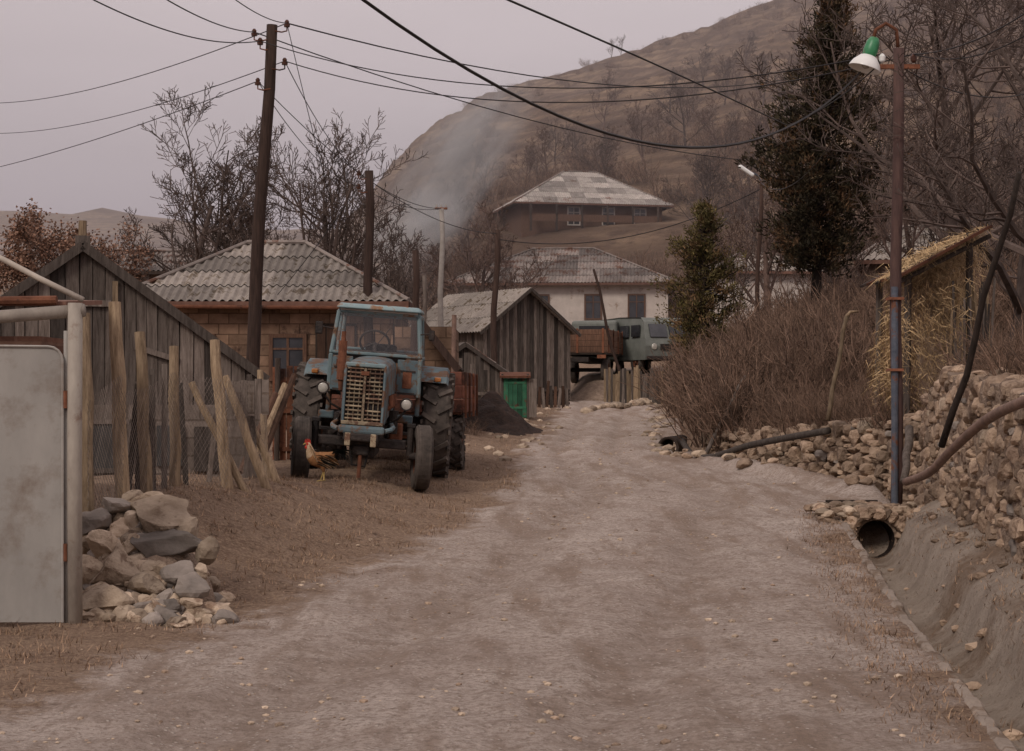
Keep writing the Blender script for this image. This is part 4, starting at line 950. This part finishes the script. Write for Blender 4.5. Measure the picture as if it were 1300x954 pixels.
for s in(-1,1): 
    fx.tube([V((s*.29,-.36,.72)),V((s*.36,-.30,.74)),V((s*.38,-.1,.76)),V((s*.33,.2,.8))],.03,8,tblue)
    fx.rbox((s*.16,-.40,.60),(.07,.04,.16),tgril,.01)
fx.rbox((0,0,.55),(1.1,.13,.12),engm,.02); fx.rbox((0,0,.66),(.34,.3,.16),engm,.03)
for s in(-1,1):
    fx.tube([V((s*.6,0,.42)),V((s*.6,0,.78))],.045,10,engm); fx.tube([V((s*.6,0,.42)),V((s*.78,0,.41))],.05,10,engm); fx.tube([V((s*.6,.1,.5)),V((s*.25,.18,.52)),V((0,.16,.52))],.018,6,engm)
    fx.box((s*.6,.05,.80),(.1,.2,.04),engm); fx.rbox((s*.5,.25,.86),(.2,.12,.1),tblue,.02,tint=.3)
fx.tube([V((-.12,-.2,.5)),V((-.10,-.22,.28)),V((.06,-.22,.26)),V((.1,-.2,.46))],.02,6,engm)
fx.rbox((0,-.22,.46),(.2,.12,.12),engm,.02); fx.tube([V((0,-.24,.5)),V((0,-.26,.12))],.025,8,rust)
fx.obj('front_axle',T)
en=MB()
en.rbox((0,.55,.72),(.42,1.6,.42),engm,.04); en.rbox((0,.5,.45),(.32,1.1,.2),engm,.04); en.rbox((0,1.9,.8),(.5,1.2,.55),engm,.05)
en.tube([V((-.8,2.37,.71)),V((.8,2.37,.71))],.13,14,engm)
for i in range(4): en.tube([V((.24,.2+i*.28,.95)),V((.32,.2+i*.28,1.02)),V((.3,.2+i*.28,1.15))],.03,8,rust)
en.tube([V((.33,.6,.65)),V((.33,.6,.95))],.07,12,engm); en.tube([V((-.31,.9,.6)),V((-.31,.9,.9))],.06,12,tblue); en.rbox((-.33,.35,.8),(.14,.35,.2),engm,.03); en.rbox((.36,1.1,.62),(.16,.4,.3),rust,.03)
en.tube([V((-.3,0,.9)),V((-.36,.2,.7)),V((-.3,.5,.6))],.02,6,engm)
en.obj('engine',T)
ex=MB(); ex.tube([V((-.27,.55,1.15)),V((-.36,.52,1.18)),V((-.37,.5,1.3)),V((-.37,.5,1.36))],.035,10,rust); ex.tube([V((-.37,.5,1.3)),V((-.37,.5,1.80))],.055,14,rust); ex.tube([V((-.37,.5,1.80)),V((-.37,.5,1.92))],.03,10,rust)
ex.obj('exhaust',T,smooth=False)
hl=MB()
for x,z in((-.54,1.20),(.52,1.06)):
    y=-.02; hl.lathe((x,y,z),[(-.03,0),(-.028,.045),(-.015,.065)],20,lens,axis='y'); hl.lathe((x,y,z),[(-.02,.062),(-.03,.078),(-.01,.082),(.06,.065),(.1,.03),(.1,0)],20,engm,axis='y'); hl.tube([V((x,y+.05,z-.07)),V((x*.8,y+.1,z-.2)),V((x*.5,y+.15,z-.28))],.015,6,engm)
hl.obj('headlights',T,smooth=True)
fd=MB()
for s in(-1,1):
    vs_=[];fs2=[];n=14; c=V((s*.80,2.37,.71))
    for i in range(n+1):
        a=math.radians(48+110*i/n); rr=.80
        for k,(xo,ro) in enumerate([(-.24*s,-.16),(-.24*s,0),(-.20*s,.02),(.16*s,.015),(.19*s,-.03)]): vs_.append(c+V((xo,-math.cos(a)*(rr+ro),math.sin(a)*(rr+ro))))
    for i in range(n):
        for k in range(4): fs2.append((i*5+k,i*5+k+1,(i+1)*5+k+1,(i+1)*5+k))
    fd.add(vs_,fs2,tblue,.5)
    fd.rbox((s*.60,1.58,1.05),(.06,.16,.4),tblue,.02,tint=.2); fd.box((s*.55,1.45,.62),(.3,.3,.03),engm)
    fd.rbox((s*.84,1.85,1.36),(.09,.07,.06),orange,.015)
fd.obj('fenders',T)
cb=MB()
y0,y1=1.46,2.62
def beam(a,b_,w,mat,tint=.6,dp=None):
    a,b_=V(a),V(b_); m_=(a+b_)/2; dv=b_-a; q=dv.to_track_quat('Z','Y').to_matrix(); cb.rbox(m_,(w,dp or w,dv.length),mat,min(w,dp or w)*.25,R=q,tint=tint,seg=1)
zt_=2.18
for s in(-1,1):
    beam((s*.60,y0,1.10),(s*.60,y0-.02,1.62),.06,tblue2,.4); beam((s*.60,y0-.02,1.62),(s*.54,y0+.08,zt_),.055,tblue2,.45); beam((s*.54,y0+.08,zt_),(s*.50,y0+.10,zt_+.06),.055,tblue2,.5)
    beam((s*.60,y1,1.3),(s*.54,y1-.05,zt_+.02),.055,tblue2,.4); beam((s*.59,y0+.55,1.3),(s*.54,y0+.55,zt_),.04,tblue2,.4)
    beam((s*.54,y0+.06,zt_),(s*.54,y1-.03,zt_),.06,tblue2); beam((s*.60,y0,1.62),(s*.60,y1,1.62),.05,tblue2,.4)
    cb.rbox((s*.445,y0-.02,1.37),(.29,.025,.46),tblue,.01,tint=.5 if s<0 else .35); cb.box((s*.60,(y0+y1)/2,1.38),(.02,y1-y0-.1,.44),tblue,tint=.4)
    cb.box((s*.445,y0-.04,1.45),(.2,.012,.02),engm)
cb.rbox((.44,y0-.036,1.33),(.12,.012,.22),rust,.005); cb.rbox((-.47,y0-.036,1.5),(.1,.012,.10),rust,.005)
beam((-.6,y0-.02,1.645),(.6,y0-.02,1.645),.045,tblue2,.4); beam((-.54,y0+.09,zt_+.03),(.54,y0+.09,zt_+.03),.065,tblue2,.8); beam((-.55,y1,1.35),(.55,y1,1.35),.06,tblue2); beam((-.54,y1-.04,zt_),(.54,y1-.04,zt_),.06,tblue2)
beam((-.57,y1,1.7),(.57,y1,1.7),.035,tblue2)
cb.rbox((0,(y0+y1)/2,zt_+.09),(1.16,1.28,.07),tblue2,.034,tint=.95,taper=(.93,.93),seg=3)
cb.rbox((0,(y0+y1)/2,zt_+.045),(1.04,1.1,.03),plaster,.01,tint=.6)
cb.box((0,y0+.5,1.15),(1.1,1.1,.03),engm)
beam((-.08,y0+.04,1.66),(.16,y0+.06,2.0),.012,engm)
cb.obj('cab',T)
gl=MB(); gl.add([(-.57,y0,1.67),(.57,y0,1.67),(.51,y0+.08,zt_),(-.51,y0+.08,zt_)],[(0,1,2,3)],glassc,.5); gl.obj('cab_glass',T)
it=MB()
Rs=Matrix.Rotation(math.radians(-55),3,'X'); c=V((-.05,1.78,1.80)); ring=[c+Rs@V((math.cos(a)*.2,math.sin(a)*.2,0)) for a in[2*math.pi*k/24 for k in range(25)]]
it.tube(ring,.016,8,engm,caps=False)
for k in range(3): a=k*2.094+.5; it.tube([c,c+Rs@V((math.cos(a)*.2,math.sin(a)*.2,0))],.01,6,engm)
it.tube([c,V((0,1.55,1.3))],.025,8,engm); it.rbox((0,2.28,1.4),(.46,.42,.12),wood_dark,.04); it.rbox((0,2.5,1.62),(.44,.09,.34),wood_dark,.04,R=Matrix.Rotation(-.12,3,'X')); it.rbox((0,1.56,1.62),(.8,.14,.14),engm,.03)
it.obj('interior',T)
mi_=MB(); mi_.tube([V((-.58,1.44,1.95)),V((-.74,1.38,1.97))],.01,6,engm); mi_.rbox((-.78,1.38,1.95),(.10,.02,.17),engm,.015); mi_.tube([V((.58,1.44,1.95)),V((.70,1.4,1.97))],.01,6,engm); mi_.rbox((.73,1.4,1.95),(.08,.02,.14),engm,.015); mi_.obj('mirrors',T)
# ------------------------------------------------------------------ trailer
tx2=-1.70; ty=24.9; tz=G(-1.2,26,False)-.08; TR=empty('farm_trailer',(tx2,ty,tz),(0,0,math.radians(-2))); m=MB(); wt=MB(); wm=MB()
for s in(-1,1):
    for k in range(3): m.rbox((s*1.0,1.5,.92+k*.2),(.04,3.0,.185),trail,.01,tint=random.random())
    for y in(.05,1.0,2.0,2.95): m.box((s*1.035,y,1.08),(.03,.06,.66),rust)
    wheel(wt,wm,(s*.88,.3,.40),.40,.2,.1,lugs=14,side=s)
for k in range(3): m.rbox((0,0,.92+k*.2),(1.96,.04,.185),trail,.01); m.rbox((0,3.0,.92+k*.2),(1.96,.04,.185),trail,.01)
m.box((0,1.5,.82),(1.95,3.0,.04),rust); m.box((0,1.5,.74),(.9,3.0,.10),rust); m.tube([V((-.8,.3,.4)),V((.8,.3,.4))],.05,8,engm); m.box((0,.3,.58),(1.3,.12,.26),rust); m.tube([V((-.3,0,.7)),V((0,-.6,.6)),V((.3,0,.7))],.03,6,rust)
m.obj('box_body',TR); wt.obj('tyres',TR); wm.obj('rims',TR)
# ------------------------------------------------------------------ truck
d=60; x=X(733,d); TK=empty('flatbed_truck',(x,d,Z(486,d)),(0,0,math.radians(-12))); m=MB(); wt=MB(); wm=MB()
for s in(-1,1):
    for k in range(4): m.rbox((s*1.05,1.7,1.15+k*.2),(.04,3.4,.18),wood_brown,.008,tint=.8)
    for y in(.1,1.2,2.3,3.3): m.box((s*1.085,y,1.45),(.03,.07,.85),rust)
    wheel(wt,wm,(s*.85,.9,.45),.45,.26,.1,side=s); wheel(wt,wm,(s*.85,4.3,.45),.45,.24,.1,side=s)
for k in range(4): m.rbox((0,0,1.15+k*.2),(2.06,.04,.18),wood_brown,.008,tint=.6+.1*k); m.rbox((0,3.4,1.15+k*.2),(2.06,.04,.18),wood_brown,.008)
for xx_ in(-.9,0,.9): m.box((xx_,-.03,1.45),(.07,.03,.85),rust)
m.box((0,1.7,1.0),(2.1,3.4,.06),wood_dark); m.box((0,2.4,.8),(.8,5,.16),engm); m.tube([V((-.8,.9,.45)),V((.8,.9,.45))],.07,8,engm)
for s in(-1,1): m.box((s*.85,-.03,.9),(.3,.04,.12),rust)
m.obj('cargo_bed',TK); wt.obj('tyres',TK); wm.obj('rims',TK)
m=MB(); m.rbox((0,4.2,1.55),(1.7,1.3,1.5),vang,.12,seg=3); m.rbox((0,5.3,1.25),(1.2,1.1,.75),vang,.12,seg=3); m.box((0,3.54,1.9),(1.1,.02,.4),glass_d)
for s in(-1,1): m.box((s*.86,4.2,1.9),(.02,.8,.45),glass_d)
m.obj('cab',TK)
# ------------------------------------------------------------------ van
d=64; x=X(814,d); zv=Z(474,d); VN=empty('minibus',(x,d,zv),(0,0,math.radians(24))); m=MB(); wt=MB(); wm=MB()
prof=[(-2.1,.45),(-2.15,.95),(-2.08,1.2),(-1.85,1.82),(-1.6,1.98),(0,2.04),(1.6,2.0),(1.95,1.85),(2.08,1.2),(2.1,.45)]
nn=len(prof); vs_=[]
for xx_,ins_ in((-.92,.10),(-.97,0),(.97,0),(.92,.10)):
    for (yy,zz) in prof: 
        kx=xx_*(1-.10*max(0,(zz-1.2)/.8)); vs_.append((kx,yy*(1-ins_*.3),.45+(zz-.45)*(1-ins_*.3)))
fs2=[]
for r_ in range(3):
    for k in range(nn-1): fs2.append((r_*nn+k,r_*nn+k+1,(r_+1)*nn+k+1,(r_+1)*nn+k))
fs2.append(tuple(range(nn))); fs2.append(tuple(3*nn+k for k in range(nn)))
m.add(vs_,fs2,vang,.6); m.obj('body',VN,smooth=False)
m=MB(); Rw=Matrix.Rotation(-.35,3,'X')
for s in(-1,1):
    m.box((s*.40,-2.0,1.5),(.68,.06,.5),glass_d,R=Rw)
    for k in range(4): m.box((s*.925,-1.3+k*.85,1.5),(.06,.6,.42),glass_d)
    m.lathe((s*.62,-2.16,.92),[(-.03,0),(-.02,.09),(0,.11),(.04,.12)],16,lens,axis='y')
m.box((0,-2.16,.92),(.75,.05,.2),engm)
m.obj('windows_and_lamps',VN)
m=MB(); m.rbox((0,-2.2,.52),(1.9,.08,.14),engm,.02); m.obj('bumper',VN)
for s in(-1,1): wheel(wt,wm,(s*.8,-1.2,.37),.37,.2,.1,side=s); wheel(wt,wm,(s*.8,1.2,.37),.37,.2,.1,side=s)
wt.obj('tyres',VN); wm.obj('rims',VN)
# ground pad (raised verge) that the truck and van stand on
m=MB(); vv_=[];ff_=[]; n_=24
for j in range(n_+1):
    for i in range(n_+1):
        x=1.6+6.2*i/n_; y=58.6+12*j/n_; e_=min(i,n_-i,j*1.5,n_-j)/5; k=ss(min(1,e_))
        tgt=Z(486,60)+(y-60)*.06+ (x-2)*.06
        zz=G(x,y); zz=zz-.15+(max(zz,tgt)-zz+.15)*k; vv_.append((x,y,zz+.02*noise.noise(V((x*2,y*2,0)))))
for j in range(n_):
    for i in range(n_): a=j*(n_+1)+i; ff_.append((a,a+1,a+n_+2,a+n_+1))
m.add(vv_,ff_,mortar,.6); m.obj('earth_verge',smooth=True)
# ------------------------------------------------------------------ rooster
d=20.2; x=X(410,d); RO=empty('rooster',(x,d,G(x,d)),(0,0,math.radians(12))); m=MB()
m.tube([V(p) for p in[(.13,0,.33),(.09,0,.30),(.03,0,.265),(-.04,0,.25),(-.10,0,.265),(-.135,0,.30)]],[.02,.05,.085,.095,.085,.068],14,goldf,sx=.85,tint=.5)
m.tube([V(p) for p in[(-.12,0,.285),(-.138,0,.31),(-.15,0,.35),(-.16,0,.40),(-.175,0,.435),(-.195,0,.44)]],[.072,.062,.05,.035,.03,.012],14,cream,sx=.85,tint=.5)
m.obj('body',RO,smooth=True)
m=MB()
def feather(p,d1,d2,L_,w,mat,n=5,tint=None):
    p=V(p);pts=[]; 
    for k in range(n+1):
        t=k/n; pts.append(p+V(d1)*L_*t+V(d2)*L_*t*t)
    vs_=[]; side=V((0,1,0)).cross(V(d1)).normalized()*.5+V((0,.6,0))
    for k,q in enumerate(pts):
        ww=w*math.sin(math.pi*min(.97,(k+.6)/(n+1)))**.7; vs_+=[q-side*ww,q+side*ww]
    m.add(vs_,[(2*k,2*k+1,2*k+3,2*k+2) for k in range(n)],mat,tint)
for k in range(30): feather((.10,random.uniform(-.03,.03),.31),(random.uniform(.3,.8),random.uniform(-.2,.2),.9),(.75,0,-random.uniform(.7,1.6)),random.uniform(.16,.26),.022,blackf)
for k in range(110):
    a=random.uniform(-1.3,1.3); t=random.random(); c=V((-.17,0,.43)).lerp(V((-.10,0,.30)),t); feather(c+V((0,math.sin(a)*(.03+.05*t),math.cos(a)*(.02+.03*t))),(.25,math.sin(a)*.35,-1),(.1,0,-.1),.09,.01,cream if random.random()<.6 else goldf)
for s in(-1,1):
    for k in range(50): feather((-.09+.16*random.random(),s*(.074+.008*random.random()),.25+random.uniform(-.05,.06)),(1,s*.05,-.2),(.1,0,-.25),random.uniform(.08,.13),.014,random.choice([goldf,blackf,blackf,cream]))
    for k in range(18): feather((.04+.07*random.random(),s*.05,.31),(.6,s*.15,-.6),(.1,0,-.5),.11,.007,goldf)
m.obj('plumage',RO)
m=MB()
m.add([(-.215,0,.45),(-.20,0,.455),(-.205,0,.495),(-.19,0,.47),(-.185,0,.505),(-.17,0,.472),(-.16,0,.50),(-.15,0,.465),(-.145,0,.485),(-.14,0,.44)],[(0,1,2),(1,3,2),(1,3,4),(3,5,4),(5,6,3),(5,7,6),(7,8,5),(7,9,8),(0,9,7,5,3,1)],redm,.5)
for s in(-1,1): m.tube([V((-.195,s*.01,.425)),V((-.198,s*.012,.40)),V((-.195,s*.012,.38))],[.006,.014,.008],8,redm); m.tube([V((-.185,s*.022,.438)),V((-.185,s*.028,.438))],.014,8,redm); m.tube([V((-.187,s*.028,.444)),V((-.187,s*.032,.444))],.004,6,blackf)
m.tube([V((-.2,0,.442)),V((-.218,0,.438)),V((-.232,0,.428))],[.011,.008,.002],8,beakm); m.obj('head_details',RO)
m=MB()
for s,fo in((-1,-.03),(1,.02)):
    h_=V((-.01,s*.04,.2)); k_=V((.01+fo*.3,s*.045,.11)); f_=V((-.005+fo,s*.045,.012))
    m.tube([h_,k_.lerp(h_,.4),k_],[.038,.026,.01],8,goldf); m.tube([k_,f_],[.009,.008],7,beakm)
    for a in(-.5,0,.5,3.14): m.tube([f_,f_+V((-math.cos(a)*.045 if a!=3.14 else .025,math.sin(a)*.045 if a!=3.14 else 0,-.006))],[.006,.003],6,beakm)
m.obj('legs',RO)
# ------------------------------------------------------------------ haze and chimney smoke (real volumes)
def volmat(name,colr,dens):
    m=bpy.data.materials.new(name); m.use_nodes=True; t=m.node_tree; t.nodes.clear(); o=nd(t,'ShaderNodeOutputMaterial'); v=nd(t,'ShaderNodeVolumeScatter'); v.inputs['Color'].default_value=(*colr,1); v.inputs['Density'].default_value=dens; t.links.new(v.outputs[0],o.inputs['Volume']); return m
m=MB(); hzm=volmat('valley_haze_air',(1,.91,.925),.00105); m.box((0,300,33),(1200,476,106),hzm); m.obj('haze')
def smoke(name,c,rad,rot,dens,nsc,off):
    m=bpy.data.materials.new(name+'_volume'); m.use_nodes=True; t=m.node_tree; t.nodes.clear(); L=t.links.new
    o=nd(t,'ShaderNodeOutputMaterial'); v=nd(t,'ShaderNodeVolumeScatter'); v.inputs['Color'].default_value=(1,1,1,1); L(v.outputs[0],o.inputs['Volume'])
    tc=nd(t,'ShaderNodeTexCoord'); ln=nd(t,'ShaderNodeVectorMath',operation='LENGTH'); L(tc.outputs['Object'],ln.inputs[0])
    f=nd(t,'ShaderNodeMapRange'); f.inputs[1].default_value=.15; f.inputs[2].default_value=1; f.inputs[3].default_value=1; f.inputs[4].default_value=0; f.interpolation_type='SMOOTHSTEP'; L(ln.outputs['Value'],f.inputs[0])
    mp=nd(t,'ShaderNodeMapping'); mp.inputs['Location'].default_value=off; mp.inputs['Scale'].default_value=(nsc*.6,nsc,nsc*1.2); L(tc.outputs['Object'],mp.inputs[0])
    n=nd(t,'ShaderNodeTexNoise'); n.inputs['Scale'].default_value=1; n.inputs['Detail'].default_value=3; n.inputs['Distortion'].default_value=.6; L(mp.outputs[0],n.inputs[0])
    r=nd(t,'ShaderNodeMapRange'); r.inputs[1].default_value=.38; r.inputs[2].default_value=.66; r.inputs[3].default_value=.08; r.inputs[4].default_value=1; L(n.outputs[0],r.inputs[0])
    a=nd(t,'ShaderNodeMath',operation='MULTIPLY'); L(f.outputs[0],a.inputs[0]); L(r.outputs[0],a.inputs[1]); b_=nd(t,'ShaderNodeMath',operation='MULTIPLY'); L(a.outputs[0],b_.inputs[0]); b_.inputs[1].default_value=dens; L(b_.outputs[0],v.inputs['Density'])
    vv,ff=ICO[3]; me=bpy.data.meshes.new(name); me.from_pydata(vv.tolist(),[],ff); me.materials.append(m); ob=bpy.data.objects.new(name,me); col.objects.link(ob); ob.location=c; ob.scale=rad; ob.rotation_euler=(0,rot,0)
smoke('chimney_smoke',(X(578,104),104,Z(212,104)),(8.0,3,3.2),-.9,.75,2.6,(0,0,0))
smoke('chimney_smoke',(X(520,98),98,Z(298,98)),(5.2,3,2.8),-.5,.5,2.4,(4,0,2))
# ------------------------------------------------------------------ world, sun, camera
w=bpy.data.worlds.new('World'); sc.world=w; w.use_nodes=True; t=w.node_tree; L=t.links.new; bg=t.nodes['Background']
sky=nd(t,'ShaderNodeTexSky'); sky.sky_type='NISHITA'; sky.sun_disc=False; sky.sun_elevation=math.radians(38); sky.sun_rotation=math.radians(215); sky.dust_density=4; sky.air_density=1
tc=nd(t,'ShaderNodeTexCoord'); sp=nd(t,'ShaderNodeSeparateXYZ'); L(tc.outputs['Generated'],sp.inputs[0])
rp_=nd(t,'ShaderNodeValToRGB'); L(sp.outputs[2],rp_.inputs[0]); cr=rp_.color_ramp; cr.elements[0].position=0.0; cr.elements[0].color=(.33,.28,.32,1); cr.elements[1].position=1; cr.elements[1].color=(.76,.66,.665,1)
e=cr.elements.new(.10); e.color=(.42,.35,.385,1); e=cr.elements.new(.2); e.color=(.61,.515,.535,1); e=cr.elements.new(.32); e.color=(.73,.63,.64,1)
nz=nd(t,'ShaderNodeTexNoise'); nz.inputs['Scale'].default_value=2.2; nz.inputs['Detail'].default_value=4; mp=nd(t,'ShaderNodeMapping'); mp.inputs['Scale'].default_value=(1,1,4); L(tc.outputs['Generated'],mp.inputs[0]); L(mp.outputs[0],nz.inputs[0])
mr=nd(t,'ShaderNodeMapRange'); mr.inputs[1].default_value=.3; mr.inputs[2].default_value=.7; mr.inputs[3].default_value=9.2; mr.inputs[4].default_value=10.8; L(nz.outputs[0],mr.inputs[0])
vm=nd(t,'ShaderNodeVectorMath',operation='SCALE'); L(rp_.outputs[0],vm.inputs[0]); L(mr.outputs[0],vm.inputs['Scale'])
mx=nd(t,'ShaderNodeMix',data_type='RGBA'); mx.inputs[0].default_value=.95; L(sky.outputs[0],mx.inputs[6]); L(vm.outputs[0],mx.inputs[7]); L(mx.outputs[2],bg.inputs[0]); bg.inputs[1].default_value=.1
sl_=bpy.data.lights.new('sun','SUN'); sl_.energy=1.4; sl_.angle=math.radians(14); sl_.color=(1,.90,.81); so=bpy.data.objects.new('sun',sl_); col.objects.link(so); so.rotation_euler=(math.radians(50),0,math.radians(-30))
cam=bpy.data.cameras.new('camera'); co=bpy.data.objects.new('camera',cam); col.objects.link(co); co.location=(0,0,CH); co.rotation_euler=(math.radians(90),0,0); cam.sensor_width=36; cam.lens=36*F/1300; cam.shift_y=(500-477)/1300; cam.clip_end=6000; cam.clip_start=.1; sc.camera=co
